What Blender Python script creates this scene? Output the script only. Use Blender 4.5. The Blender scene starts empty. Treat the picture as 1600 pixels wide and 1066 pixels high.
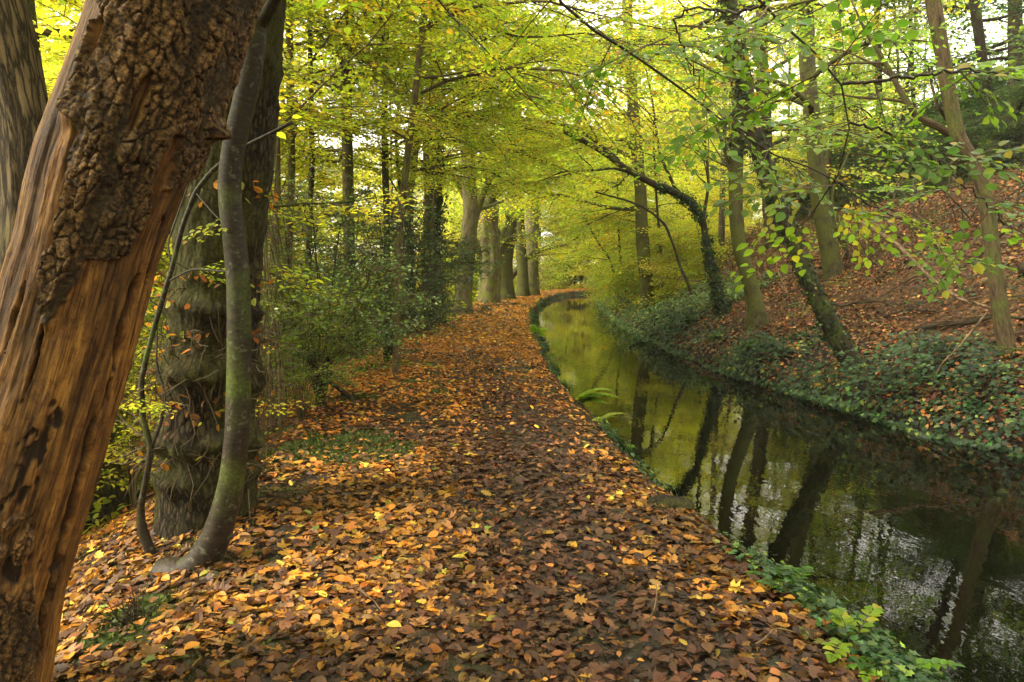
import bpy, math, random
import numpy as np
from math import radians, sin, cos, pi

# ------------------------------------------------------------------ camera, sky, sun, exposure
sc = bpy.context.scene
COL = sc.collection
F_PX = 1067.0
PITCH = math.atan((533-425)/F_PX)
CAM = np.array([0.0, 0.0, 1.6])
cd = bpy.data.cameras.new("camera"); cd.lens = 24.0; cd.sensor_width = 36.0
cd.clip_start = 0.05; cd.clip_end = 3000.0
cam = bpy.data.objects.new("camera", cd); COL.objects.link(cam)
cam.location = CAM; cam.rotation_euler = (pi/2-PITCH, 0, 0)
sc.camera = cam
SUN_EL, SUN_AZ = radians(42), radians(-104)        # azimuth measured from +Y (ahead) to +X (right)
w = bpy.data.worlds.new("World"); sc.world = w; w.use_nodes = True
nt = w.node_tree; nt.nodes.clear()
sky = nt.nodes.new("ShaderNodeTexSky"); sky.sky_type = 'NISHITA'; sky.sun_disc = False
sky.sun_elevation = SUN_EL; sky.sun_rotation = SUN_AZ; sky.air_density = 1.0; sky.dust_density = 3.0
hs = nt.nodes.new("ShaderNodeHueSaturation"); hs.inputs['Saturation'].default_value = 0.22
mx = nt.nodes.new("ShaderNodeMix"); mx.data_type = 'RGBA'; mx.inputs[0].default_value = 0.72
mx.inputs[7].default_value = (7.7, 7.0, 6.3, 1)      # even cloud cover
bg = nt.nodes.new("ShaderNodeBackground"); bg.inputs[1].default_value = 0.15
wo = nt.nodes.new("ShaderNodeOutputWorld")
nt.links.new(sky.outputs[0], hs.inputs['Color']); nt.links.new(hs.outputs[0], mx.inputs[6])
nt.links.new(mx.outputs[2], bg.inputs[0]); nt.links.new(bg.outputs[0], wo.inputs[0])
ld = bpy.data.lights.new("sun", 'SUN'); ld.energy = 1.7; ld.angle = radians(25); ld.color = (1.0, 0.86, 0.62)
sun = bpy.data.objects.new("sun", ld); COL.objects.link(sun)
from mathutils import Vector
sdir = Vector((sin(SUN_AZ)*cos(SUN_EL), cos(SUN_AZ)*cos(SUN_EL), sin(SUN_EL)))
sun.rotation_euler = sdir.to_track_quat('Z', 'Y').to_euler(); sun.location = (-20, 5, 30)
sc.view_settings.view_transform = 'Standard'; sc.view_settings.look = 'None'
sc.view_settings.exposure = 2.15; sc.view_settings.gamma = 1.0
cy = sc.cycles
sc.render.engine = 'CYCLES'
cy.max_bounces = 8; cy.diffuse_bounces = 5; cy.glossy_bounces = 3; cy.transmission_bounces = 4
cy.transparent_max_bounces = 4; cy.caustics_reflective = False; cy.caustics_refractive = False
cy.sample_clamp_indirect = 6.0; cy.use_denoising = True
try: cy.denoiser = 'OPENIMAGEDENOISE'; cy.denoising_prefilter = 'ACCURATE'
except Exception: pass

# ------------------------------------------------------------------ numpy noise
def _h(ix, iy, iz, s=0):
    h = (ix.astype(np.int64)*374761393 + iy.astype(np.int64)*668265263 + iz.astype(np.int64)*1440662683 + s*974634777) & 0xffffffff
    h = ((h ^ (h >> 13))*1274126177) & 0xffffffff
    h = ((h ^ (h >> 16))*2246822519) & 0xffffffff
    return ((h ^ (h >> 15)) & 0xffffff)/float(0xffffff)
def vnoise(p, s=0):
    p = np.asarray(p, float); i = np.floor(p).astype(np.int64); f = p-i; f = f*f*(3-2*f)
    r = 0
    for dx in (0, 1):
        for dy in (0, 1):
            for dz in (0, 1):
                wgt = (f[..., 0] if dx else 1-f[..., 0])*(f[..., 1] if dy else 1-f[..., 1])*(f[..., 2] if dz else 1-f[..., 2])
                r = r+wgt*_h(i[..., 0]+dx, i[..., 1]+dy, i[..., 2]+dz, s)
    return r
def fbm(p, o=4, s=0):
    r, a, t = 0, 1.0, 0
    p = np.asarray(p, float)
    for k in range(o): r = r+a*vnoise(p*2**k+k*7.3, s+k); t += a; a *= 0.5
    return r/t
def voro(p, s=0):                                   # F1, F2, cell value
    p = np.asarray(p, float); i = np.floor(p).astype(np.int64)
    f1 = np.full(p.shape[:-1], 9.0); f2 = f1.copy(); cv = f1*0
    for dx in (-1, 0, 1):
        for dy in (-1, 0, 1):
            for dz in (-1, 0, 1):
                c = i+np.array([dx, dy, dz])
                q = np.stack([c[..., k]+_h(c[..., 0], c[..., 1], c[..., 2], s+k+1) for k in range(3)], -1)
                d = np.sqrt(((p-q)**2).sum(-1))
                n = d < f1
                f2 = np.where(n, f1, np.minimum(f2, d)); cv = np.where(n, _h(c[..., 0], c[..., 1], c[..., 2], s+9), cv); f1 = np.where(n, d, f1)
    return f1, f2, cv
def sstep(a, b, x): t = np.clip((x-a)/(b-a), 0, 1); return t*t*(3-2*t)
def P2(x, y, z=0.0): return np.stack([x, y, np.zeros_like(x)+z], -1)

# ------------------------------------------------------------------ lay of the land
def at(u, v, Y):
    """the point at distance Y ahead seen at (u, v) of the 1600x1066 photograph: for surveying only"""
    dx, dy = (u-800)/F_PX, (533-v)/F_PX
    d = np.array([dx, cos(PITCH)+dy*sin(PITCH), -sin(PITCH)+dy*cos(PITCH)])
    return CAM+d*(Y/d[1])
def on_z(u, v, z):
    dx, dy = (u-800)/F_PX, (533-v)/F_PX
    d = np.array([dx, cos(PITCH)+dy*sin(PITCH), -sin(PITCH)+dy*cos(PITCH)])
    return CAM+d*((z-CAM[2])/d[2])
WZ = -0.36
_l = [on_z(u, v, WZ+.31*min(1, max(0, (v-520)/120)))[:2]+np.array([.2*min(1, max(0, (v-520)/120)), 0]) for u, v in [(1330, 985), (1230, 905), (1130, 840), (1040, 770), (960, 700), (915, 640), (870, 600), (850, 560), (838, 520), (834, 495), (850, 475), (872, 466), (890, 462)]]
LY = np.array([-12, -4, 0]+[p[1] for p in _l]+[60, 66, 75, 100, 150, 600.]); LX = np.array([4.1, 2.9, 2.3]+[p[0] for p in _l]+[6.9, 11, 18, 44, 102, 620.])
_r = [on_z(u, v, WZ)[:2] for u, v in [(1600, 710), (1500, 692), (1400, 665), (1300, 637), (1200, 606), (1130, 580), (1050, 550), (1000, 522)]]
RY = np.array([-12, -4, 0, 4]+[p[1] for p in _r]+[30, 42, 56, 60, 66, 75, 100, 150, 600.]); RX = np.array([8.8, 7.6, 6.9, 6.1]+[p[0] for p in _r]+[4.6, 5.6, 8.6, 11.4, 16, 24, 51, 109, 627.])
_yy = np.linspace(-12, 600, 6121)
def _smooth(a, n=9):
    k = np.ones(n)/n; return np.convolve(np.pad(a, n//2, mode='edge'), k, 'valid')
_LL = _smooth(np.interp(_yy, LY, LX)); _RR = _smooth(np.interp(_yy, RY, RX))
def XL(y): return np.interp(y, _yy, _LL)+0.14*(fbm(P2(np.asarray(y, float)*1.5, np.asarray(y, float)*0+3), 3)-.5)*sstep(60, 30, np.asarray(y, float))
def XR(y): return np.interp(y, _yy, _RR)+0.16*(vnoise(P2(np.asarray(y, float)*1.1, np.asarray(y, float)*0+9))-.5)
DL = np.array([-9, -.25, -.02, .1, .3, 1.0, 3.3, 4.0, 4.8, 6.3, 9, 14, 30, 90, 500.])
ZL = np.array([-1.3, -1.2, -.55, -.12, -.03, 0., 0., -.16, -.55, -1.5, -2.7, -3.6, -4.4, -5, -5])
DR = np.array([-9, -.2, 0, .12, .5, 1.0, 1.7, 2.6, 4, 8, 12, 17, 40, 90, 500.])
ZR = np.array([-1.3, -1.1, -.5, -.25, 0., .28, .62, 1.05, 1.8, 3.7, 5.4, 6.8, 9, 10, 10])
def H(x, y, fine=False):
    x = np.asarray(x, float); y = np.asarray(y, float)
    dl = XL(y)-x; dr = x-XR(y)
    z = np.where(dr > -1.5, np.interp(dr, DR, ZR), np.interp(dl, DL, ZL))
    off = sstep(3.2, 6, dl)+sstep(.3, 2.5, dr)
    z = z+off*(fbm(P2(x*.35, y*.35), 3, 5)-.5)*.7+sstep(5, 30, dr)*(fbm(P2(x*.05, y*.05), 2, 6)-.5)*4
    land = sstep(.05, .4, dl)+sstep(.1, .6, dr)
    z = z+land*((fbm(P2(x*1.1, y*1.1), 3, 7)-.5)*.09)+sstep(1.2, 3, dr)*(fbm(P2(x*.9, y*.9), 3, 17)-.5)*.55
    if fine: z = z+land*(fbm(P2(x*7, y*7), 3, 8)-.5)*.035
    return z
def gnd(x, y): return float(H(np.array([x]), np.array([y]))[0])

# ------------------------------------------------------------------ mesh building
class MB:
    def __init__(s): s.v = []; s.f = {}; s.n = 0; s.col = []; s.tc = []
    def add(s, v, faces, mat=0, col=None, tc=None):
        """faces: (n,k) array"""
        v = np.asarray(v, np.float32).reshape(-1, 3); faces = np.asarray(faces, np.int64)
        s.v.append(v)
        s.f.setdefault((faces.shape[1], mat), []).append(faces+s.n)
        s.col.append(np.broadcast_to(np.asarray(col if col is not None else (.5, .5, .5), np.float32), (len(v), 3)))
        s.tc.append(np.asarray(tc if tc is not None else v, np.float32))
        s.n += len(v)
    def build(s, name, mats, parent=None, smooth=True, tc=False):
        v = np.concatenate(s.v); me = bpy.data.meshes.new(name)
        me.vertices.add(len(v)); me.vertices.foreach_set('co', v.ravel())
        idx = []; sizes = []; mi = []
        for (k, m), fs in s.f.items():
            fa = np.concatenate(fs); idx.append(fa.ravel()); sizes.append(np.full(len(fa), k)); mi.append(np.full(len(fa), m))
        idx = np.concatenate(idx).astype(np.int32); sizes = np.concatenate(sizes).astype(np.int32); mi = np.concatenate(mi).astype(np.int32)
        me.loops.add(len(idx)); me.loops.foreach_set('vertex_index', idx)
        me.polygons.add(len(sizes)); st = np.concatenate([[0], np.cumsum(sizes)[:-1]]).astype(np.int32)
        me.polygons.foreach_set('loop_start', st)
        try: me.polygons.foreach_set('loop_total', sizes)
        except Exception: pass
        me.polygons.foreach_set('material_index', mi)
        me.polygons.foreach_set('use_smooth', np.full(len(sizes), smooth, bool))
        c = np.ones((len(v), 4), np.float32); c[:, :3] = np.concatenate(s.col)
        me.color_attributes.new('col', 'FLOAT_COLOR', 'POINT').data.foreach_set('color', c.ravel())
        if tc: me.attributes.new('tc', 'FLOAT_VECTOR', 'POINT').data.foreach_set('vector', np.concatenate(s.tc).ravel())
        me.update(calc_edges=True)
        for m in (mats if isinstance(mats, (list, tuple)) else [mats]): me.materials.append(m)
        o = bpy.data.objects.new(name, me); COL.objects.link(o)
        if parent is not None: o.parent = parent
        return o
def tag(o, label=None, cat=None, group=None, kind=None):
    for k, x in (('label', label), ('category', cat), ('group', group), ('kind', kind)):
        if x: o[k] = x
    return o
def empty(name, loc, label=None, cat=None, group=None):
    o = bpy.data.objects.new(name, None); COL.objects.link(o); o.location = loc; o.empty_display_size = .3
    return tag(o, label, cat, group)
def resample(pts, n):
    pts = np.asarray(pts, float); seg = np.linalg.norm(np.diff(pts, axis=0), axis=1); t = np.concatenate([[0], np.cumsum(seg)]); 
    q = np.linspace(0, t[-1], n)
    # catmull style smoothing through a fine interpolation
    fine = np.stack([np.interp(np.linspace(0, t[-1], n*6), t, pts[:, k]) for k in range(3)], 1)
    w_ = max(3, int(n*6/(len(pts)*1.6))//2*2+1); ker = np.hanning(w_+2)[1:-1]; ker /= ker.sum()
    sm = np.stack([np.convolve(np.pad(fine[:, k], w_//2, mode='reflect', reflect_type='odd'), ker, 'valid') for k in range(3)], 1)
    return sm[np.linspace(0, len(sm)-1, n).astype(int)], q
def frames(p):
    T = np.gradient(p, axis=0); T /= np.linalg.norm(T, axis=1)[:, None]+1e-9
    ref = np.array([1., 0, 0]) if abs(T[0][0]) < .9 else np.array([0, 1., 0])
    N = np.zeros_like(T); n = ref-T[0]*ref.dot(T[0]); n /= np.linalg.norm(n)
    for i in range(len(p)):
        n = n-T[i]*n.dot(T[i]); n /= np.linalg.norm(n)+1e-9; N[i] = n
    return T, N, np.cross(T, N)
def tube(mb, p, r, sides=8, mat=0, col=None, disp=None, s0=0.0):
    """disp(ang, s, tc) -> radial offset factor in metres"""
    p = np.asarray(p, float); n = len(p); r = np.broadcast_to(np.asarray(r, float), (n,))
    T, N, B = frames(p)
    a = np.linspace(0, 2*pi, sides, endpoint=False)
    s = np.concatenate([[0], np.cumsum(np.linalg.norm(np.diff(p, axis=0), axis=1))])+s0
    A, S = np.meshgrid(a, s); Rr = np.repeat(r[:, None], sides, 1)
    rm = max(float(np.mean(r)), 1e-4)
    tc = np.stack([np.cos(A)*Rr, np.sin(A)*Rr, S], -1)
    rad = Rr.copy()
    if disp is not None: rad = rad+disp(A, S, np.stack([np.cos(A)*rm, np.sin(A)*rm, S], -1))
    V = p[:, None, :]+(np.cos(A)*rad)[..., None]*N[:, None, :]+(np.sin(A)*rad)[..., None]*B[:, None, :]
    i = np.arange(n-1)[:, None]*sides; j = np.arange(sides)[None, :]; j2 = (j+1) % sides
    f = np.stack([i+j, i+j2, i+sides+j2, i+sides+j], -1).reshape(-1, 4)
    mb.add(V.reshape(-1, 3), f, mat, col, tc.reshape(-1, 3))
    if sides > 4:
        e = (n-1)*sides; mb.f.setdefault((sides, mat), []).append(np.arange(sides)[None, :]+mb.n-sides)

# ------------------------------------------------------------------ leaves
def leaf_shape(kind):
    """local leaf: x along the midrib 0..1, y across, z out of the plane. returns verts, faces"""
    if kind == 'quad':
        v = [(0, 0, 0), (.45, -.36, .05), (1, 0, -.05), (.5, .36, .05)]; f = [(0, 1, 2, 3)]
    elif kind == 'fold':
        v = [(0, 0, 0), (.28, -.3, .07), (.7, -.27, .06), (1, 0, -.08), (.7, .27, .06), (.28, .3, .07)]
        f = [(0, 1, 2, 3), (0, 3, 4, 5)]
    elif kind == 'beech':
        v = [(0, 0, 0), (.14, -.2, .05), (.36, -.34, .09), (.62, -.33, .08), (.84, -.18, .02), (1, 0, -.1), (.84, .18, .02), (.62, .33, .08), (.36, .34, .09), (.14, .2, .05), (.3, 0, 0), (.7, 0, -.02)]
        f = [(0, 1, 2, 10), (10, 2, 3, 11), (11, 3, 4, 5), (11, 5, 6, 7), (10, 11, 7, 8), (0, 10, 8, 9)]
    elif kind in ('ivy', 'oak', 'maple'):
        if kind == 'ivy': o = [(0, 0), (-.05, -.38), (.3, -.26), (.38, -.5), (.6, -.2), (1, 0)]
        elif kind == 'oak': o = [(0, 0), (.1, -.07), (.2, -.2), (.27, -.11), (.4, -.3), (.48, -.15), (.62, -.33), (.7, -.17), (.86, -.2), (1, 0)]
        else: o = [(0, 0), (-.08, -.25), (.1, -.5), (.25, -.25), (.5, -.58), (.5, -.2), (.72, -.26), (.74, -.12), (1, 0)]
        n = len(o); top = [(x, -y) for x, y in o[1:-1]][::-1]
        out = o+top; v = [(x, y, .12*abs(y)-.08*x*x) for x, y in out]
        # midrib vertices
        k = len(v); mr = [(x, 0, -.08*x*x) for x, y in o[1:-1]]; v += [(max(x, .02), 0, z) for x, _, z in mr]
        f = []
        m = len(o)-2
        for side in (0, 1):
            for q in range(m-1):
                a, b = q+1, q+2
                if side: a, b = len(out)-(q+1), len(out)-(q+2)
                f.append((a, b, k+q+1, k+q) if side == 0 else (b, a, k+q, k+q+1))
        f.append((m, m+1, m+2, k+m-1)); f.append((0, 1, k, len(out)-1))
    return np.array(v, float), np.array(f)
SHAPES = {k: leaf_shape(k) for k in ('quad', 'fold', 'beech', 'ivy', 'oak', 'maple')}
SHAPES['holly'] = (np.array([(0, 0, 0), (.25, -.3, .09), (.68, -.26, .1), (1, 0, -.06), (.68, .26, .1), (.25, .3, .09)]), np.array([(0, 1, 2, 3), (0, 3, 4, 5)]))
def unit(v): return v/(np.linalg.norm(v, axis=-1, keepdims=True)+1e-9)
def basis(d, up):
    d = unit(d); y = unit(np.cross(up, d)); z = np.cross(d, y); return np.stack([d, y, z], -1)     # columns
def add_leaves(mb, pos, d, up, size, shape, col, mat=0, curl=None):
    v, f = SHAPES[shape]; n = len(pos); k = len(v)
    M = basis(d, up); vv = np.broadcast_to(v, (n, k, 3)).copy()
    if curl is not None:
        vv[..., 2] += curl[:, None]*(vv[..., 1]**2*2.4-.25*np.sin(vv[..., 0]*pi))
    vv = vv*np.asarray(size).reshape(-1, 1, 1)
    V = np.einsum('nij,nkj->nki', M, vv)+pos[:, None, :]
    Fc = (f[None]+(np.arange(n)*k)[:, None, None]).reshape(-1, f.shape[1])
    C = np.repeat(np.asarray(col)[:, None, :], k, 1).reshape(-1, 3)
    mb.add(V.reshape(-1, 3), Fc, mat, C, V.reshape(-1, 3))
def pal(rng, n, entries, spread=.12):
    """entries: [(weight, (r,g,b))...] linear albedo"""
    w_ = np.array([e[0] for e in entries], float); w_ /= w_.sum(); c = np.array([e[1] for e in entries], float)
    i = rng.choice(len(c), n, p=w_); return np.clip(c[i]*np.exp(rng.normal(0, spread*1.6, (n, 1)))*np.exp(rng.normal(0, spread*.5, (n, 3))), 0, .8)
GREEN = [(4, (.12, .23, .035)), (4, (.18, .31, .04)), (2.5, (.30, .40, .05)), (1, (.48, .40, .04)), (.3, (.5, .22, .03))]
YGREEN = [(3, (.19, .30, .035)), (4, (.32, .42, .04)), (3.4, (.46, .50, .04)), (1.5, (.62, .47, .04)), (.5, (.6, .27, .04))]
YELLOW = [(2.5, (.34, .44, .04)), (4, (.50, .54, .045)), (2.6, (.64, .52, .045)), (.5, (.6, .31, .04))]
DGREEN = [(4, (.035, .085, .03)), (3, (.05, .11, .03)), (1, (.10, .17, .03)), (.4, (.2, .22, .04))]
HOLLY = [(5, (.022, .06, .03)), (3, (.035, .08, .035)), (1, (.07, .13, .03))]
LITTER = [(3, (.18, .090, .025)), (4, (.38, .17, .024)), (2.0, (.25, .135, .05)), (2.4, (.43, .21, .028)), (.5, (.52, .42, .06)), (5, (.085, .042, .02)), (.12, (.2, .24, .05))]
LITTERFAR = [(3, (.30, .135, .025)), (5, (.48, .22, .028)), (2, (.40, .235, .07)), (1.8, (.58, .33, .035)), (1.6, (.15, .065, .02))]
MUDLEAF = [(5, (.05, .025, .014)), (4, (.095, .045, .022)), (1.4, (.22, .10, .03)), (.5, (.42, .24, .04))]
HILL = [(4, (.155, .075, .024)), (3, (.27, .12, .026)), (2.0, (.22, .135, .055)), (.6, (.42, .25, .045)), (5, (.07, .033, .016)), (.8, (.08, .12, .03))]

# spray templates: a twig with side twigs and leaves, flat in its own xy plane, +x outward
def make_spray(rng, L, n_side, n_leaf, leaf, shape, flat=.28, twig=.0035, droop=.12, three_d=False):
    tw = MB(); P_, D_, U_, Z_ = [], [], [], []
    def curve(p0, a, ln, n, z0=0.):
        x = np.linspace(0, 1, n); bend = rng.normal(0, .18)
        ang = a+bend*x; st = ln/(n-1)
        dx = np.cumsum(np.cos(ang)*st)-np.cos(ang[0])*st; dy = np.cumsum(np.sin(ang)*st)-np.sin(ang[0])*st
        return np.stack([p0[0]+dx, p0[1]+dy, p0[2]+z0*x*ln-droop*ln*x*x], 1)
    main = curve((0, 0, 0), 0, L, 7)
    tube(tw, main, np.linspace(twig*2, twig*.6, 7), 3)
    def leaves_on(c, n, t0):
        for q, t in enumerate(np.linspace(t0, 1, n)):
            i = min(int(t*(len(c)-1)), len(c)-2); fr = t*(len(c)-1)-i; p = c[i]*(1-fr)+c[i+1]*fr; d = c[i+1]-c[i]
            a = math.atan2(d[1], d[0])+(1 if q % 2 else -1)*(rng.uniform(.6, 1.1) if t < .98 else rng.uniform(-.2, .2))
            P_.append(p+rng.normal(0, .004, 3)); D_.append([cos(a), sin(a), rng.normal(-.12, .2)])
            U_.append([rng.normal(0, flat), rng.normal(0, flat), 1] if not three_d else list(rng.normal(0, 1, 3)+np.array([0, 0, .7])))
            Z_.append(leaf*rng.uniform(.6, 1.15))
    for k in range(n_side):
        t = .12+.85*(k+.5)/n_side; p = main[int(t*6)]; ln = L*(.5*(1-t)+.12)*rng.uniform(.7, 1.2)
        z0 = rng.normal(0, .15) if not three_d else rng.normal(0, .6)
        c = curve(p, (1 if k % 2 else -1)*rng.uniform(.6, 1.0), ln, 4, z0)
        tube(tw, c, np.linspace(twig, twig*.5, 4), 3); leaves_on(c, max(2, int(n_leaf*ln/(L*.4))), .15)
    leaves_on(main, max(3, n_leaf), .3)
    lf = MB(); n = len(P_); add_leaves(lf, np.array(P_), np.array(D_), np.array(U_), np.array(Z_), shape, np.zeros((n, 3)))
    tv = np.concatenate(tw.v); tf = np.concatenate(tw.f[(4, 0)])
    lv = np.concatenate(lf.v); lff = np.concatenate(lf.f[(4, 0)])
    return dict(tv=tv, tf=tf, lv=lv, lf=lff, k=len(SHAPES[shape][0]), n=n)
RNG = np.random.default_rng(7)
SPR = {
 'near': [make_spray(RNG, .75, 8, 5, .088, 'beech') for _ in range(5)],
 'mid': [make_spray(RNG, 1.0, 9, 5, .08, 'fold', twig=.0026) for _ in range(6)],
 'far': [make_spray(RNG, 1.5, 8, 5, .135, 'quad', flat=.4, twig=.0024) for _ in range(6)],
 'holly': [make_spray(RNG, .6, 6, 5, .055, 'holly', three_d=True) for _ in range(5)],
 'vfar': [make_spray(RNG, 2.2, 7, 5, .24, 'quad', flat=.5, twig=.003) for _ in range(5)],
}
def place_sprays(mb, rng, kind, pos, d, up, scale, palette, m_twig=0, m_leaf=1, twigs=True, var=.22):
    """palette colour is picked per leaf, biased by a colour picked per spray"""
    pos = np.asarray(pos, float).reshape(-1, 3); M = basis(np.asarray(d, float), np.asarray(up, float)); ch = rng.integers(0, len(SPR[kind]), len(pos)); scale = np.broadcast_to(scale, (len(pos),))
    for c, T in enumerate(SPR[kind]):
        idx = np.where(ch == c)[0]
        if not len(idx): continue
        m = len(idx); Mi = M[idx]*scale[idx][:, None, None]
        if twigs:
            V = np.einsum('nij,kj->nki', Mi, T['tv'])+pos[idx][:, None]
            Fc = (T['tf'][None]+(np.arange(m)*len(T['tv']))[:, None, None]).reshape(-1, 4)
            mb.add(V.reshape(-1, 3), Fc, m_twig, (.06, .045, .03))
        V = np.einsum('nij,kj->nki', Mi, T['lv'])+pos[idx][:, None]
        Fc = (T['lf'][None]+(np.arange(m)*len(T['lv']))[:, None, None]).reshape(-1, 4)
        base = pal(rng, m, palette, .1)[:, None, :]; lc = pal(rng, m*T['n'], palette, .14).reshape(m, T['n'], 3)
        cc = base*.45+lc*.55
        cc = np.repeat(cc, T['k'], 1)
        mb.add(V.reshape(-1, 3), Fc, m_leaf, cc.reshape(-1, 3))

# ------------------------------------------------------------------ materials
def newmat(name):
    m = bpy.data.materials.new(name); m.use_nodes = True; t = m.node_tree; t.nodes.clear()
    return m, t, t.nodes, t.links
def N(t, kind, **kw):
    n = t.nodes.new(kind)
    for k, v in kw.items():
        if k.startswith('i_'):
            key = k[2:]; key = int(key) if key.isdigit() else key
            n.inputs[key].default_value = v
        else: setattr(n, k, v)
    return n
def ramp(t, fac, stops):
    r = t.nodes.new('ShaderNodeValToRGB'); e = r.color_ramp.elements
    while len(e) < len(stops): e.new(.5)
    for el, (p, c) in zip(e, stops): el.position = p; el.color = (*c, 1) if len(c) == 3 else c
    t.links.new(fac, r.inputs[0]); return r
def leaf_mat(name, trans=.45, rough=.5, spec=.35, gain=1.0):
    m, t, n, l = newmat(name)
    a = N(t, 'ShaderNodeAttribute', attribute_name='col')
    oi = n.new('ShaderNodeObjectInfo')
    mr = N(t, 'ShaderNodeMapRange', i_3=.485, i_4=.512); l.new(oi.outputs['Random'], mr.inputs[0])
    no = N(t, 'ShaderNodeTexNoise', i_Scale=60.0, i_Detail=2.0)
    mv = N(t, 'ShaderNodeMapRange', i_3=.75*gain, i_4=1.25*gain); l.new(no.outputs[0], mv.inputs[0])
    h = n.new('ShaderNodeHueSaturation'); l.new(a.outputs['Color'], h.inputs['Color']); l.new(mr.outputs[0], h.inputs['Hue']); l.new(mv.outputs[0], h.inputs['Value'])
    p = N(t, 'ShaderNodeBsdfPrincipled', i_Roughness=rough); p.inputs['Specular IOR Level'].default_value = spec
    l.new(h.outputs[0], p.inputs['Base Color'])
    o = n.new('ShaderNodeOutputMaterial')
    if trans > 0:
        g = N(t, 'ShaderNodeMix', data_type='RGBA', blend_type='MULTIPLY', i_0=1.0); g.inputs[7].default_value = (1.65, 1.66, 1.05, 1)
        l.new(h.outputs[0], g.inputs[6])
        tr = n.new('ShaderNodeBsdfTranslucent'); l.new(g.outputs[2], tr.inputs[0])
        mxx = N(t, 'ShaderNodeMixShader', i_0=trans); l.new(p.outputs[0], mxx.inputs[1]); l.new(tr.outputs[0], mxx.inputs[2]); l.new(mxx.outputs[0], o.inputs[0])
    else: l.new(p.outputs[0], o.inputs[0])
    return m
def bark_mat(name, dark, light, moss=0.0, vor=True, sc_=(14, 14, 3.5), bump=.6, dist=.01, lichen=0.0, rough=.85, mosscol=(.07, .10, .012)):
    m, t, n, l = newmat(name)
    a = N(t, 'ShaderNodeAttribute', attribute_name='tc')
    mp = n.new('ShaderNodeMapping'); mp.inputs['Scale'].default_value = sc_; l.new(a.outputs['Vector'], mp.inputs[0])
    n1 = N(t, 'ShaderNodeTexNoise', i_Scale=1.6, i_Detail=8.0, i_Roughness=.7); l.new(mp.outputs[0], n1.inputs[0])
    vo = N(t, 'ShaderNodeTexVoronoi', feature='DISTANCE_TO_EDGE', i_Scale=1.5); 
    ad = N(t, 'ShaderNodeMix', data_type='RGBA', blend_type='LINEAR_LIGHT', i_0=.6); l.new(mp.outputs[0], ad.inputs[6]); l.new(n1.outputs['Color'], ad.inputs[7]); l.new(ad.outputs[2], vo.inputs[0])
    mr = N(t, 'ShaderNodeMapRange', i_1=0.0, i_2=.22, i_3=0.0, i_4=1.0); l.new(vo.outputs[0], mr.inputs[0])
    mul = N(t, 'ShaderNodeMath', operation='MULTIPLY'); l.new(mr.outputs[0], mul.inputs[0]); l.new(n1.outputs[0], mul.inputs[1])
    if not vor: mul = n1
    r = ramp(t, mul.outputs[0], [(.05, dark), (.6, light)] if vor else [(.34, dark), (.66, light)])
    col = r.outputs[0]
    if lichen:
        n3 = N(t, 'ShaderNodeTexNoise', i_Scale=30.0, i_Detail=3.0); l.new(a.outputs['Vector'], n3.inputs[0])
        k = ramp(t, n3.outputs[0], [(.60, (0, 0, 0)), (.66, (lichen,)*3)])
        mm = N(t, 'ShaderNodeMix', data_type='RGBA'); l.new(k.outputs[0], mm.inputs[0]); l.new(col, mm.inputs[6]); mm.inputs[7].default_value = (.30, .31, .22, 1); col = mm.outputs[2]
    if moss:
        n2 = N(t, 'ShaderNodeTexNoise', i_Scale=2.4, i_Detail=5.0); l.new(a.outputs['Vector'], n2.inputs[0])
        k = ramp(t, n2.outputs[0], [(max(0, .62-moss*.4), (0, 0, 0)), (max(.1, .72-moss*.35), (1, 1, 1))])
        n4 = N(t, 'ShaderNodeTexNoise', i_Scale=60.0, i_Detail=3.0); l.new(a.outputs['Vector'], n4.inputs[0])
        mc = ramp(t, n4.outputs[0], [(.3, tuple(c*.5 for c in mosscol)), (.7, tuple(c*1.6 for c in mosscol))])
        k2 = N(t, 'ShaderNodeMath', operation='MULTIPLY', i_1=min(1, .55+moss*.45)); l.new(k.outputs[0], k2.inputs[0])
        mm = N(t, 'ShaderNodeMix', data_type='RGBA'); l.new(k2.outputs[0], mm.inputs[0]); l.new(col, mm.inputs[6]); l.new(mc.outputs[0], mm.inputs[7]); col = mm.outputs[2]
    p = N(t, 'ShaderNodeBsdfPrincipled', i_Roughness=rough); p.inputs['Specular IOR Level'].default_value = .25
    l.new(col, p.inputs['Base Color'])
    b = N(t, 'ShaderNodeBump', i_Strength=bump, i_Distance=dist); l.new(mul.outputs[0], b.inputs['Height']); l.new(b.outputs[0], p.inputs['Normal'])
    o = n.new('ShaderNodeOutputMaterial'); l.new(p.outputs[0], o.inputs[0])
    return m
M = {}
M['leaf'] = leaf_mat('beech_leaf', .6, .45, .4, 1.0)
M['nearleaf'] = leaf_mat('hazel_leaf', .5, .4, .45, 1.0)
M['holly'] = leaf_mat('holly_leaf', .12, .28, .6)
M['ivy'] = leaf_mat('ivy_leaf', .15, .5, .3)
M['litter'] = leaf_mat('fallen_leaf', .12, .55, .3)
M['twig'] = bark_mat('twig_bark', (.04, .03, .018), (.12, .09, .055), bump=.2)
M['beechbark'] = bark_mat('smooth_bark', (.03, .024, .015), (.12, .095, .055), moss=.38, vor=False, sc_=(9, 9, 5), bump=.5, dist=.006, lichen=.2, mosscol=(.09, .10, .02))
M['curvebark'] = bark_mat('young_beech_bark', (.006, .0045, .003), (.045, .032, .019), moss=.30, vor=False, sc_=(14, 14, 40), bump=.7, dist=.006, lichen=.2, rough=.5)
M['mossbark'] = bark_mat('mossy_bark', (.010, .0075, .004), (.085, .062, .028), moss=.5, vor=True, sc_=(24, 24, 8), bump=1.0, dist=.03, mosscol=(.065, .066, .012))
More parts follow.
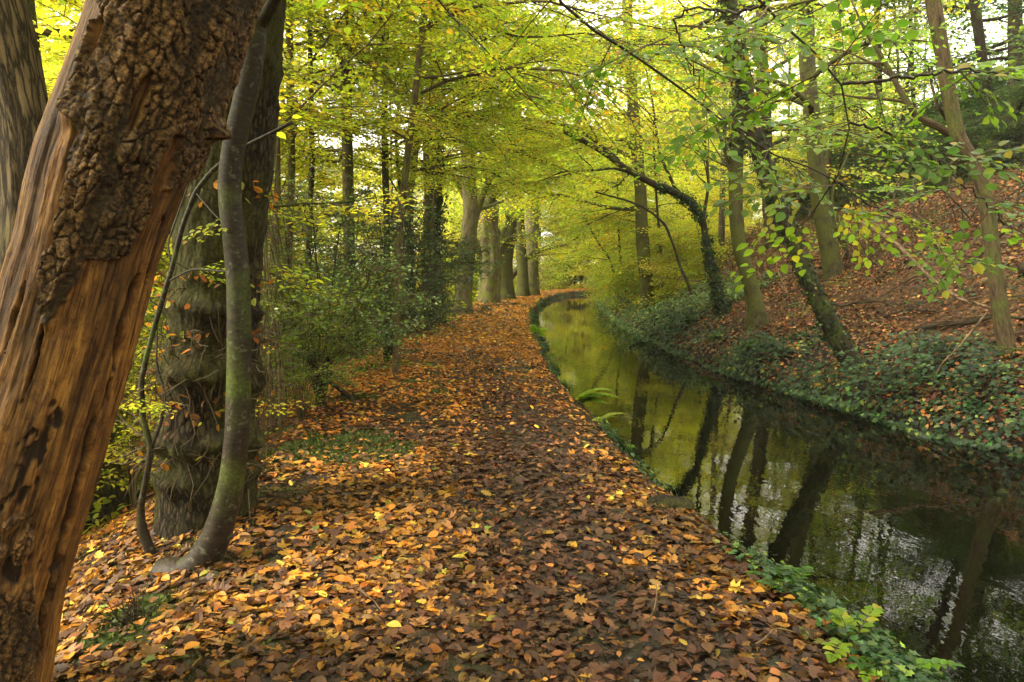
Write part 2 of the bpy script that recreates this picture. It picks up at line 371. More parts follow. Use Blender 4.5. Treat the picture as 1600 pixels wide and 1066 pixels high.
M['darkbark'] = bark_mat('dark_bark', (.012, .009, .005), (.065, .047, .026), moss=.3, vor=False, sc_=(22, 22, 5), bump=.6, dist=.008)
M['palebark'] = bark_mat('pale_beech_bark', (.05, .042, .024), (.22, .18, .10), moss=.40, vor=False, sc_=(5, 5, 1.6), bump=.5, dist=.02, lichen=.3, mosscol=(.13, .16, .02))
M['brownbark'] = bark_mat('brown_bark', (.025, .017, .009), (.15, .108, .055), moss=.35, vor=False, sc_=(20, 20, 4), bump=.6, dist=.008, mosscol=(.08, .1, .02))
M['greenbark'] = bark_mat('green_stained_bark', (.022, .019, .008), (.10, .085, .036), moss=.55, vor=False, sc_=(12, 12, 4), bump=.7, dist=.012, mosscol=(.08, .09, .015))
M['deadwood'] = bark_mat('dead_wood', (.06, .04, .02), (.26, .17, .09), moss=0, sc_=(20, 20, 3), bump=.6, dist=.006)

# split trunk: bark plates and bare weathered wood by the mesh's own mask (col.r = bark, col.g = rot)
def split_mat():
    m, t, n, l = newmat('split_trunk_wood')
    a = N(t, 'ShaderNodeAttribute', attribute_name='tc'); c = N(t, 'ShaderNodeAttribute', attribute_name='col')
    se = n.new('ShaderNodeSeparateColor'); l.new(c.outputs['Color'], se.inputs[0])
    gm = N(t, 'ShaderNodeTexNoise', i_Scale=22.0, i_Detail=8.0, i_Roughness=.75); l.new(a.outputs['Vector'], gm.inputs[0])
    gk = ramp(t, gm.outputs[0], [(.36, (.3, .24, .2)), (.48, (.9, .86, .82)), (.6, (1.1, 1.08, 1.04))])
    mp = n.new('ShaderNodeMapping'); mp.inputs['Scale'].default_value = (38, 38, 2.2); l.new(a.outputs['Vector'], mp.inputs[0])
    g = N(t, 'ShaderNodeTexNoise', i_Scale=2.2, i_Detail=8.0, i_Roughness=.65, i_Distortion=.6); l.new(mp.outputs[0], g.inputs[0])
    mp2 = n.new('ShaderNodeMapping'); mp2.inputs['Scale'].default_value = (5, 5, .8); l.new(a.outputs['Vector'], mp2.inputs[0])
    g2 = N(t, 'ShaderNodeTexNoise', i_Scale=1.5, i_Detail=4.0); l.new(mp2.outputs[0], g2.inputs[0])
    mp3 = n.new('ShaderNodeMapping'); mp3.inputs['Scale'].default_value = (120, 120, 7); l.new(a.outputs['Vector'], mp3.inputs[0])
    g3 = N(t, 'ShaderNodeTexNoise', i_Scale=1.0, i_Detail=5.0, i_Roughness=.7); l.new(mp3.outputs[0], g3.inputs[0])
    ck = ramp(t, g3.outputs[0], [(.37, (.2, .15, .12)), (.45, (.85, .8, .75)), (.6, (1.1, 1.08, 1.0))])
    wood = ramp(t, g.outputs[0], [(.28, (.05, .022, .008)), (.42, (.17, .08, .025)), (.58, (.37, .20, .055)), (.76, (.58, .35, .115))])
    tint = ramp(t, g2.outputs[0], [(.34, (.34, .33, .33)), (.47, (.75, .72, .68)), (.64, (1.3, 1.25, 1.0))])
    w1 = N(t, 'ShaderNodeMix', data_type='RGBA', blend_type='MULTIPLY', i_0=1.0); l.new(wood.outputs[0], w1.inputs[6]); l.new(tint.outputs[0], w1.inputs[7])
    w0 = w1; w1 = N(t, 'ShaderNodeMix', data_type='RGBA', blend_type='MULTIPLY', i_0=.9); l.new(w0.outputs[2], w1.inputs[6]); l.new(ck.outputs[0], w1.inputs[7])
    w00 = w1; w1 = N(t, 'ShaderNodeMix', data_type='RGBA', blend_type='MULTIPLY', i_0=.75); l.new(w00.outputs[2], w1.inputs[6]); l.new(gk.outputs[0], w1.inputs[7])
    rotc = N(t, 'ShaderNodeMix', data_type='RGBA'); l.new(se.outputs[1], rotc.inputs[0]); l.new(w1.outputs[2], rotc.inputs[6]); rotc.inputs[7].default_value = (.022, .012, .006, 1)
    nb = N(t, 'ShaderNodeTexNoise', i_Scale=75.0, i_Detail=8.0, i_Roughness=.75); l.new(a.outputs['Vector'], nb.inputs[0])
    nb2 = N(t, 'ShaderNodeTexNoise', i_Scale=4.0, i_Detail=3.0); l.new(a.outputs['Vector'], nb2.inputs[0])
    bk = ramp(t, nb.outputs[0], [(.40, (.022, .012, .005)), (.5, (.14, .08, .03)), (.60, (.33, .21, .085))])
    tb = ramp(t, nb2.outputs[0], [(.35, (.65, .62, .55)), (.65, (1.2, 1.05, .85))])
    b1 = N(t, 'ShaderNodeMix', data_type='RGBA', blend_type='MULTIPLY', i_0=1.0); l.new(bk.outputs[0], b1.inputs[6]); l.new(tb.outputs[0], b1.inputs[7])
    crack = N(t, 'ShaderNodeMix', data_type='RGBA'); l.new(se.outputs[2], crack.inputs[0]); crack.inputs[6].default_value = (.012, .008, .004, 1); l.new(b1.outputs[2], crack.inputs[7])
    fin = N(t, 'ShaderNodeMix', data_type='RGBA'); l.new(se.outputs[0], fin.inputs[0]); l.new(rotc.outputs[2], fin.inputs[6]); l.new(crack.outputs[2], fin.inputs[7])
    p = N(t, 'ShaderNodeBsdfPrincipled', i_Roughness=.62); p.inputs['Specular IOR Level'].default_value = .3
    l.new(fin.outputs[2], p.inputs['Base Color'])
    hm = N(t, 'ShaderNodeMix'); l.new(se.outputs[0], hm.inputs[0]); l.new(g.outputs[0], hm.inputs[2]); l.new(nb.outputs[0], hm.inputs[3])
    b = N(t, 'ShaderNodeBump', i_Strength=1.0, i_Distance=.014); l.new(hm.outputs[0], b.inputs['Height']); l.new(b.outputs[0], p.inputs['Normal'])
    o = n.new('ShaderNodeOutputMaterial'); l.new(p.outputs[0], o.inputs[0])
    return m
M['split'] = split_mat()

def ground_mat(name, mud=False):
    m, t, n, l = newmat(name)
    g = n.new('ShaderNodeNewGeometry'); c = N(t, 'ShaderNodeAttribute', attribute_name='col')
    n1 = N(t, 'ShaderNodeTexNoise', i_Scale=9.0, i_Detail=9.0, i_Roughness=.7); l.new(g.outputs['Position'], n1.inputs[0])
    n2 = N(t, 'ShaderNodeTexNoise', i_Scale=55.0, i_Detail=4.0); l.new(g.outputs['Position'], n2.inputs[0])
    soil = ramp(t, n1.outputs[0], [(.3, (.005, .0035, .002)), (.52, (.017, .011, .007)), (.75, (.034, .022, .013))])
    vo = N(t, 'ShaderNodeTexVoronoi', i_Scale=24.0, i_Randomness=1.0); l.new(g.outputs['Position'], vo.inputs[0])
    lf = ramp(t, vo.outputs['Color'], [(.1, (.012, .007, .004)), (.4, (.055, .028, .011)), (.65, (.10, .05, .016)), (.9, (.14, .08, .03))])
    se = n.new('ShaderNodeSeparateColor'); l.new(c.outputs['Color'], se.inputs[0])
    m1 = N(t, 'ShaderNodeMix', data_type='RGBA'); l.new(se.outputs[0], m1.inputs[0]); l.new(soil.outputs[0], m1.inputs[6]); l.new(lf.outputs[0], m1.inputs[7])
    ms = ramp(t, n2.outputs[0], [(.3, (.012, .02, .004)), (.7, (.05, .068, .010))])
    m2 = N(t, 'ShaderNodeMix', data_type='RGBA'); l.new(se.outputs[1], m2.inputs[0]); l.new(m1.outputs[2], m2.inputs[6]); l.new(ms.outputs[0], m2.inputs[7])
    gr = ramp(t, n1.outputs[0], [(.3, (.10, .15, .02)), (.7, (.26, .28, .04))])
    m3 = N(t, 'ShaderNodeMix', data_type='RGBA'); l.new(se.outputs[2], m3.inputs[0]); l.new(m2.outputs[2], m3.inputs[6]); l.new(gr.outputs[0], m3.inputs[7])
    p = N(t, 'ShaderNodeBsdfPrincipled', i_Roughness=.55 if mud else .8); p.inputs['Specular IOR Level'].default_value = .4 if mud else .2
    l.new(m3.outputs[2], p.inputs['Base Color'])
    sm = N(t, 'ShaderNodeMath', operation='ADD'); l.new(n1.outputs[0], sm.inputs[0]); l.new(n2.outputs[0], sm.inputs[1])
    b = N(t, 'ShaderNodeBump', i_Strength=.8, i_Distance=.02); l.new(sm.outputs[0], b.inputs['Height']); l.new(b.outputs[0], p.inputs['Normal'])
    o = n.new('ShaderNodeOutputMaterial'); l.new(p.outputs[0], o.inputs[0])
    return m
M['ground'] = ground_mat('woodland_soil'); M['mud'] = ground_mat('trodden_mud', True)
def water_mat():
    m, t, n, l = newmat('canal_water')
    g = n.new('ShaderNodeNewGeometry')
    mp = n.new('ShaderNodeMapping'); mp.inputs['Scale'].default_value = (1.0, .55, 1); mp.inputs['Rotation'].default_value = (0, 0, .15); l.new(g.outputs['Position'], mp.inputs[0])
    n1 = N(t, 'ShaderNodeTexNoise', i_Scale=8.0, i_Detail=3.0, i_Roughness=.5, i_Distortion=.2); l.new(mp.outputs[0], n1.inputs[0])
    n2 = N(t, 'ShaderNodeTexNoise', i_Scale=1.3, i_Detail=2.0); l.new(mp.outputs[0], n2.inputs[0])
    mu = N(t, 'ShaderNodeMath', operation='MULTIPLY'); l.new(n1.outputs[0], mu.inputs[0]); l.new(n2.outputs[0], mu.inputs[1])
    p = N(t, 'ShaderNodeBsdfPrincipled', i_Roughness=.0, i_IOR=1.37); p.inputs['Base Color'].default_value = (.0025, .0025, .001, 1); p.inputs['Specular IOR Level'].default_value = .5
    b = N(t, 'ShaderNodeBump', i_Strength=.12, i_Distance=.02); l.new(mu.outputs[0], b.inputs['Height']); l.new(b.outputs[0], p.inputs['Normal'])
    o = n.new('ShaderNodeOutputMaterial'); l.new(p.outputs[0], o.inputs[0])
    return m
M['water'] = water_mat()

# ------------------------------------------------------------------ ground, path, water
def grid_sheet(name, xs, ys, zf, colf, mat):
    X, Y = np.meshgrid(xs, ys); Z = zf(X, Y); nx, ny = len(xs), len(ys)
    i = np.arange(ny-1)[:, None]*nx+np.arange(nx-1)[None]; f = np.stack([i, i+1, i+nx+1, i+nx], -1).reshape(-1, 4)
    mb = MB(); mb.add(np.stack([X, Y, Z], -1), f, 0, colf(X.ravel(), Y.ravel()))
    return mb.build(name, mat)
def geo(a, step, end, g=1.05):
    o = [a]
    while o[-1] < end: step *= g; o.append(o[-1]+step)
    return np.array(o)
xs = np.concatenate([-geo(5, .09, 600, 1.07)[::-1], np.arange(-4.95, 9, .06), geo(9, .08, 600, 1.05)])
ys = np.concatenate([-geo(0, .12, 60, 1.15)[::-1][:-1], np.arange(0, 14, .06), geo(14, .06, 900, 1.018)])
MOSS = [(-1.6, 6.1, .75), (-2.5, 5.9, .6), (-1.1, 6.0, .35), (-2.35, 11.2, .5), (-1.45, 9.9, .3), (-1.9, 8.5, .3), (-1.85, 3.1, .3), (-2.2, 2.7, .35), (-2.2, 13.5, .5), (-2.0, 19, .8), (-1.0, 9.0, .2), (-2.6, 7.0, .4)]
def mossf(x, y):
    m = np.zeros_like(x)
    for a, b, r in MOSS: m = np.maximum(m, 1-np.hypot((x-a), (y-b)*.75)/r)
    return sstep(.0, .55, m+(fbm(P2(x*5, y*5), 3, 3)-.5)*.9)*(m > -.3)
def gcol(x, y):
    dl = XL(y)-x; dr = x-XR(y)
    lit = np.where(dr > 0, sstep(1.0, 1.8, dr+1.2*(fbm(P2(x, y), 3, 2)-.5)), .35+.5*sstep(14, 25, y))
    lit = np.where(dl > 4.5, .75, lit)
    mo = np.clip(mossf(x, y), 0, 1)*(dl > 0)+sstep(.12, .3, dl)*sstep(.8, .4, dl)*.5*fbm(P2(x*2, y*2), 2, 4)+sstep(.1, 0, np.abs(dl))*.3
    gr = sstep(7, 12, dl+3*(fbm(P2(x*.4, y*.4), 2, 1)-.5))+.7*sstep(22, 40, dr)
    return np.stack([lit, np.clip(mo, 0, 1), np.clip(gr, 0, 1)], -1)
def hg(X, Y):
    z = H(X, Y, True); dl = XL(Y)-X
    return z-.035*sstep(.35, .5, dl)*sstep(3.2, 3.0, dl)
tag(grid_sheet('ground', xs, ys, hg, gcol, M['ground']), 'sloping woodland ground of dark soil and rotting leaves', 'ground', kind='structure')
def path_sheet():
    ys_ = np.concatenate([np.arange(-6, 0, .2), np.arange(0, 14, .05), geo(14, .05, 120, 1.02)]); us = np.linspace(0, 1, 56)
    Y = np.repeat(ys_[:, None], len(us), 1); L = XL(Y)-.42; Rr = XL(Y)-3.12+.18*(vnoise(P2(Y*.8, Y*0), 5)-.5)
    X = Rr+(L-Rr)*us[None]
    Z = H(X, Y, True)+.004-.02*np.exp(-((XL(Y)-X-1.45)/.35)**2)*(fbm(P2(X*2, Y*1.2), 2, 12))
    e = np.minimum(us, 1-us)[None]*14; Z = Z-.045*(1-np.clip(e, 0, 1))
    nx, ny = len(us), len(ys_); i = np.arange(ny-1)[:, None]*nx+np.arange(nx-1)[None]; f = np.stack([i, i+1, i+nx+1, i+nx], -1).reshape(-1, 4)
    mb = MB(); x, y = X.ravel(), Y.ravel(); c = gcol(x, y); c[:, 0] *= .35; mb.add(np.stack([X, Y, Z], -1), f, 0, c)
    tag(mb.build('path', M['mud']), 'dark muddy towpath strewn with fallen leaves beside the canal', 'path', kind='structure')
path_sheet()
def water_sheet():
    ys_ = np.concatenate([np.arange(-11, 40, .5), geo(40, .6, 400, 1.05)]); a = XL(ys_)-.45; b = XR(ys_)+.35; us = np.linspace(0, 1, 9)
    X = a[:, None]+(b-a)[:, None]*us; Y = np.repeat(ys_[:, None], 9, 1); i = np.arange(len(ys_)-1)[:, None]*9+np.arange(8)[None]
    f = np.stack([i, i+1, i+10, i+9], -1).reshape(-1, 4); mb = MB(); mb.add(np.stack([X, Y, X*0+WZ], -1), f)
    tag(mb.build('canal_water', M['water']), 'dark still canal water reflecting trees and white sky', 'water', kind='structure')
water_sheet()

# ------------------------------------------------------------------ fallen leaves, ivy
def surf_normal(x, y):
    e = .15; zx = (H(x+e, y)-H(x-e, y))/(2*e); zy = (H(x, y+e)-H(x, y-e))/(2*e)
    return unit(np.stack([-zx, -zy, np.ones_like(zx)], -1))
def litter(name, label, rng, x, y, shape_mix, size, palf, tilt=.28, lift=.035, mat='litter'):
    mb = MB(); n = len(x); z = H(x, y); nr = surf_normal(x, y)
    ks = list(shape_mix); ch = rng.choice(len(ks), n, p=[shape_mix[k] for k in ks])
    a = rng.uniform(0, 2*pi, n); hz = np.stack([np.cos(a), np.sin(a), np.zeros(n)], -1)
    up = unit(nr+rng.normal(0, 1, (n, 3))*tilt*rng.uniform(.2, 1.6, (n, 1)))
    d = unit(hz-up*(hz*up).sum(-1, keepdims=True))
    pos = np.stack([x, y, z+.006+rng.uniform(0, 1, n)**2*lift], -1); col = palf(x, y, n)
    sz = size(x, y, n); cu = rng.normal(.25, .5, n)
    for c, k in enumerate(ks):
        i = ch == c
        if i.any(): add_leaves(mb, pos[i]-d[i]*sz[i][:, None]*.5, d[i], up[i], sz[i]*(1.25 if k in ('oak', 'maple') else 1), k, col[i], 0, cu[i]*(.22 if k in ('oak', 'maple') else 1))
    return tag(mb.build(name, M[mat], smooth=False), label, 'leaves', kind='stuff')
rg = np.random.default_rng(11)
def path_pal(x, y, n):
    dl = XL(y)-x; a = pal(rg, n, LITTER, .16)*(.46+.70*sstep(.35, .62, fbm(P2(x*1.9, y*1.9), 3, 22)))[:, None]; f_ = pal(rg, n, LITTERFAR, .16); a = np.where((rg.uniform(0, 1, n) < sstep(5, 11, y))[:, None], f_, a); b = pal(rg, n, MUDLEAF, .15)
    muddy = np.exp(-((dl-1.2-.12*np.sin(y*.6))/.5)**2)*sstep(14, 6, y)*.97+.4*sstep(.52, .66, fbm(P2(x*.9, y*.9), 3, 21))
    r = rg.uniform(0, 1, n) < muddy; return np.where(r[:, None], b, a)
def scatter(x0, x1, y0, y1, dens):
    n = int((x1-x0)*(y1-y0)*dens); return rg.uniform(x0, x1, n), rg.uniform(y0, y1, n)
def keep_path(x, y, bare=True, dmax=5.2):
    dl = XL(y)-x; k = (dl > .12+.12*rg.uniform(0, 1, len(x))) & (dl < dmax)
    if bare:
        pb = .55*np.exp(-((dl-1.2-.12*np.sin(y*.6))/.45)**2)*sstep(12, 5, y)*sstep(.28, .5, fbm(P2(x*1.6, y*1.6), 3, 31))*1.3
        pb = np.maximum(pb, .93*np.exp(-(((x+1.75)/.55)**2+((y-4.9)/.55)**2)))
        pb = np.maximum(pb, .85*np.exp(-(((x+2.6)/.7)**2+((y-5.7)/.5)**2)))
        pb = np.maximum(pb, .88*mossf(x, y)); pb = np.maximum(pb, .6*sstep(.54, .62, fbm(P2(x*1.3+5, y*1.3), 3, 41)))
        k &= rg.uniform(0, 1, len(x)) > pb
    return k
x, y = scatter(-3.6, 2.9, 1.2, 6.2, 1600); k = keep_path(x, y); x, y = x[k], y[k]
litter('fallen_leaves', 'orange and brown fallen leaves covering the near towpath', rg, x, y, dict(beech=.62, oak=.2, maple=.18), lambda x, y, n: (.024+.056*rg.uniform(0, 1, n)**1.4), path_pal, .26, .03)
x, y = scatter(-5.5, 2.2, 6.2, 15, 760); k = keep_path(x, y); x, y = x[k], y[k]
litter('fallen_leaves', 'orange and brown fallen leaves carpeting the middle of the towpath', rg, x, y, dict(fold=.85, oak=.15), lambda x, y, n: rg.uniform(.038, .074, n), path_pal, .28, .035)
y = 15+(rg.uniform(0, 1, 60000)**1.3)*75; x = XL(y)-rg.uniform(0, 6, len(y)); k = keep_path(x, y, False, 6.5); x, y = x[k], y[k]
litter('fallen_leaves', 'bright orange fallen leaves on the far towpath where it bends', rg, x, y, dict(quad=1.0), lambda x, y, n: rg.uniform(.07, .11, n)*(1+np.clip((y-15)/50, 0, 1)), lambda x, y, n: pal(rg, n, LITTERFAR, .15), .33, .05)
# wet, trodden leaf fragments matted into the mud
x, y = scatter(-2.6, 2.4, 1.3, 9, 520); dl = XL(y)-x; k = (dl > .3) & (dl < 3.3) & (rg.uniform(0, 1, len(x)) < .35+.65*np.exp(-((dl-1.2)/.6)**2)); x, y = x[k], y[k]
litter('fallen_leaves', 'dark wet leaf fragments trodden flat into the muddy line of the towpath', rg, x, y, dict(fold=.6, oak=.4), lambda x, y, n: rg.uniform(.02, .06, n), lambda x, y, n: pal(rg, n, [(4, (.034, .019, .011)), (3, (.06, .033, .017)), (1.4, (.13, .065, .02))], .15), .1, .004)
# slope below the path on the left
y = rg.uniform(1.0, 22, 26000); x = XL(y)-rg.uniform(4.8, 11, len(y))
litter('fallen_leaves', 'faded fallen leaves on the slope falling away left of the towpath', rg, x, y, dict(fold=1.0), lambda x, y, n: rg.uniform(.06, .1, n), lambda x, y, n: pal(rg, n, LITTER[:4]+[(1, (.2, .25, .04))], .15), .35, .05)
# moss: short tufts
x, y = scatter(-3.4, -.6, 2.2, 14, 2600); k = rg.uniform(0, 1, len(x)) < mossf(x, y)*1.1; x, y = x[k], y[k]; n = len(x)
_mb = MB(); _a = rg.uniform(0, 2*pi, n); _d = unit(np.stack([np.cos(_a), np.sin(_a), rg.uniform(.5, 2.2, n)], -1))
add_leaves(_mb, np.stack([x, y, H(x, y)-.002], -1), _d, rg.normal(0, 1, (n, 3))+[0, 0, .3], rg.uniform(.012, .034, n), 'quad', pal(rg, n, [(3, (.05, .075, .01)), (2, (.09, .12, .015)), (1, (.03, .04, .01))], .2))
tag(_mb.build('moss', M['litter'], smooth=False), 'low cushions of green moss on the left verge of the towpath', 'moss', kind='stuff')
# hillside
y = 3+(rg.uniform(0, 1, 300000)**1.25)*42; dr = .03+rg.uniform(0, 1, len(y))**.9*12.5; x = XR(y)+dr
k = (rg.uniform(0, 1, len(x)) < sstep(-.3, .3, dr+.6*(fbm(P2(x, y), 3, 2)-.5))*(1-.5*sstep(7, 13, dr))*(1-.75*sstep(.5, .6, fbm(P2(x*.7, y*.7), 3, 52)))); x, y = x[k], y[k]
litter('fallen_leaves', 'rust coloured fallen leaves covering the wooded hillside across the canal', rg, x, y, dict(fold=1.0), lambda x, y, n: rg.uniform(.04, .085, n)*(1+.7*np.clip((y-10)/30, 0, 1)), lambda x, y, n: pal(rg, n, HILL, .22)*(.45+1.1*fbm(P2(x*.8, y*.8), 3, 91))[:, None], .55, .09)
def ivy_carpet(name, label, x, y, lift, size, palette, shape='ivy', hang=.5, mat='ivy', cat='ivy'):
    n = len(x); nr = surf_normal(x, y); up = unit(nr+rg.normal(0, .35, (n, 3))+np.array([0, 0, .25])); a = rg.uniform(0, 2*pi, n)
    hz = np.stack([np.cos(a), np.sin(a), -hang*np.ones(n)], -1); d = unit(hz-up*(hz*up).sum(-1, keepdims=True))
    pos = np.stack([x, y, np.maximum(H(x, y), WZ)+.02], -1)+nr*(rg.uniform(0, 1, (n, 1))*lift[:, None])
    mb = MB(); cl = fbm(P2(x*1.5, y*1.5), 2, 77); c = pal(rg, n, palette, .2)*(.6+.9*cl[:, None])
    add_leaves(mb, pos, d, up, size*rg.uniform(.7, 1.3, n), shape, c, 0)
    return tag(mb.build(name, M[mat]), label, cat, kind='stuff')
IVY = [(5, (.016, .036, .012)), (3, (.028, .058, .015)), (1.0, (.06, .10, .022)), (.35, (.15, .18, .035))]
y = rg.uniform(3, 20, 60000); dr = rg.uniform(-.12, 2.6, len(y)); x = XR(y)+dr
cov = sstep(1.9, .7, dr+2.6*(fbm(P2(x*.8, y*.8), 3, 61)-.5)+.13*np.clip(y-7.5, 0, 5))*(.45+.75*sstep(.35, .55, fbm(P2(x*1.6, y*1.6), 2, 64))); k = rg.uniform(0, 1, len(x)) < cov; x, y, dr = x[k], y[k], dr[k]
ivy_carpet('ivy_ground_cover', 'dark green ivy trailing over the far bank down to the water', x, y, .04+.75*sstep(.35, .7, fbm(P2(x*1.7, y*1.7), 3, 62))*sstep(2.4, .2, dr), .055*(1+y*.02), IVY)
y = 18+rg.uniform(0, 1, 38000)**1.2*50; dr = rg.uniform(-.3, 3.2, len(y)); x = XR(y)+dr
ivy_carpet('ivy_ground_cover', 'pale green ground plants hanging over the far bank in the distance', x, y, .1+.9*fbm(P2(x*.8, y*.8), 3, 63)*sstep(3, .3, dr), .085+y*0, [(4, (.06, .11, .035)), (3, (.10, .17, .04)), (1, (.24, .28, .05))], 'fold')
# scattered ivy on the hillside and hill top brush
y = 4+rg.uniform(0, 1, 40000)*40; dr = rg.uniform(2, 22, len(y)); x = XR(y)+dr
k = rg.uniform(0, 1, len(x)) < np.maximum(.6*sstep(.50, .6, fbm(P2(x*.6, y*.6), 3, 71)), sstep(8, 11, dr)*.95); x, y, dr = x[k], y[k], dr[k]
ivy_carpet('ivy_ground_cover', 'ivy patches and low brush creeping up the leafy hillside', x, y, .1+.35*sstep(8, 12, dr), .10+y*0, IVY, 'fold')
# low green undergrowth sprays over the hillside
y = 6+rg.uniform(0, 1, 900)**1.1*34; dr = rg.uniform(1.0, 14, 900); x = XR(y)+dr; k = rg.uniform(0, 1, 900) < sstep(.42, .6, fbm(P2(x*.5, y*.5), 3, 171))*.6+.3*sstep(7, 10, dr); x, y = x[k], y[k]; n = len(x)
_mb = MB(); _a = rg.uniform(0, 2*pi, n); place_sprays(_mb, rg, 'mid', np.stack([x, y, H(x, y)+rg.uniform(.0, .35, n)], -1), np.stack([np.cos(_a), np.sin(_a), rg.uniform(.1, .9, n)], -1), np.array([0, 0, 1.])+rg.normal(0, .3, (n, 3)), rg.uniform(.35, .8, n), [(3, (.05, .10, .02)), (3, (.09, .16, .025)), (1, (.24, .28, .04)), (1.4, (.22, .10, .03))])
tag(_mb.build('undergrowth', [M['twig'], M['leaf']], smooth=False), 'sparse green undergrowth sprouting through the leaves on the hillside', 'undergrowth', kind='stuff')
# near canal edge
y = 2.0+rg.uniform(0, 1, 40000)**2*60; dl = rg.uniform(-.14, .42, len(y)); x = XL(y)-dl
k = rg.uniform(0, 1, len(x)) < .9*sstep(.47, .62, fbm(P2(x*1.1, y*1.1), 2, 81)+.35*sstep(5, 3.2, y)+.06*sstep(16, 30, y))*sstep(.42, .1, dl+.1-.3*sstep(4.6, 3.0, y)); x, y = x[k], y[k]
ivy_carpet('ivy_ground_cover', 'small ivy and weeds fringing the towpath along the water edge', x, y, .02+.07*rg.uniform(0, 1, len(x)), .035*(1+y*.03), [(5, (.03, .07, .025)), (3, (.05, .10, .03)), (.7, (.14, .22, .03))], hang=.2)

# ------------------------------------------------------------------ trees
def hit(u, v):
    dx, dy = (u-800)/F_PX, (533-v)/F_PX
    d = np.array([dx, cos(PITCH)+dy*sin(PITCH), -sin(PITCH)+dy*cos(PITCH)])
    t = np.concatenate([np.arange(1.0, 30, .02), np.arange(30, 250, .2)]); p = CAM+d*t[:, None]
    b = p[:, 2] < np.maximum(H(p[:, 0], p[:, 1]), WZ); return p[np.argmax(b)] if b.any() else p[-1]
def stem_pts(px, top=None, Y=None, dY=0.0, n=40, sink=.35, height=None):
    """px: survey of the trunk from its foot upwards; the foot is put on the ground"""
    f = hit(*px[0]) if Y is None else at(*px[0], Y); Y0 = f[1]; k = len(px)
    pts = [at(u, v, Y0+dY*i/(k-1)) for i, (u, v) in enumerate(px)]
    pts[0][2] = gnd(pts[0][0], pts[0][1])
    pts = [pts[0]-np.array([0, 0, sink])+(pts[0]-pts[1])*[.2, .2, 0]]+pts
    if height:
        d = unit(pts[-1]-pts[-2]); z1 = height
        while pts[-1][2] < z1:
            d = unit(d*.8+np.array([0, 0, .25])); pts.append(pts[-1]+d*1.2)
    return resample(np.array(pts), n)[0]
def limb_poly(rng, p0, az, el, L, n=9, droop=.35, wig=.18):
    p = [np.array(p0, float)]; a, e = az, el
    for i in range(n-1):
        a += rng.normal(0, wig); e += rng.normal(0, wig*.6)-droop/(n-1)*(1.0 if e > -.25 else 0)
        p.append(p[-1]+L/(n-1)*np.array([cos(e)*sin(a), cos(e)*cos(a), sin(e)]))
    return np.array(p)
def bark_disp(amp, freq=1.0, seed=0, burr=0.0):
    def f(A, S, tc):
        q = tc*np.array([9*freq, 9*freq, 2.0*freq]); n = fbm(q, 3, seed); r = 1-np.abs(2*n-1)
        low = fbm(tc*np.array([2.2, 2.2, .8]), 2, seed+3)-.5
        d = amp*(r-.5)+amp*2.2*low
        if burr: d = d+burr*sstep(.55, .75, vnoise(tc*np.array([3.5, 3.5, 3.]), seed+5))
        return d
    return f
def flare(p, r0, r1, fl=.6, h=.5, power=1.0):
    s = np.concatenate([[0], np.cumsum(np.linalg.norm(np.diff(p, axis=0), axis=1))]); t = s/s[-1]
    return (r0+(r1-r0)*t**power)*(1+fl*np.exp(-np.maximum(s-.3, 0)/h))
def add_sprays_on(rng, crown, poly, kind, dens, scale, palette, t0=.15, flat=.25, spread=.9):
    L = np.linalg.norm(np.diff(poly, axis=0), axis=1).sum(); n = max(1, int(L*dens)); t = rng.uniform(t0, 1, n)*(len(poly)-1.001)
    i = t.astype(int); p = poly[i]*(1-(t-i))[:, None]+poly[i+1]*(t-i)[:, None]; d = unit(poly[i+1]-poly[i])
    a = rng.choice([-1, 1], n)*rng.uniform(.3, 1.25, n)*spread; ca, sa = np.cos(a), np.sin(a)
    dd = np.stack([d[:, 0]*ca-d[:, 1]*sa, d[:, 0]*sa+d[:, 1]*ca, d[:, 2]*.35+rng.normal(0, .16, n)], -1)
    near_vertical = np.abs(d[:, 2]) > .8
    rnd = rng.normal(0, 1, (n, 3))*[1, 1, .2]; dd = np.where(near_vertical[:, None], rnd, dd)
    up = np.array([0, 0, 1.])+rng.normal(0, flat, (n, 3))
    place_sprays(crown, rng, kind, p, dd, up, scale*rng.uniform(.65, 1.2, n), palette)
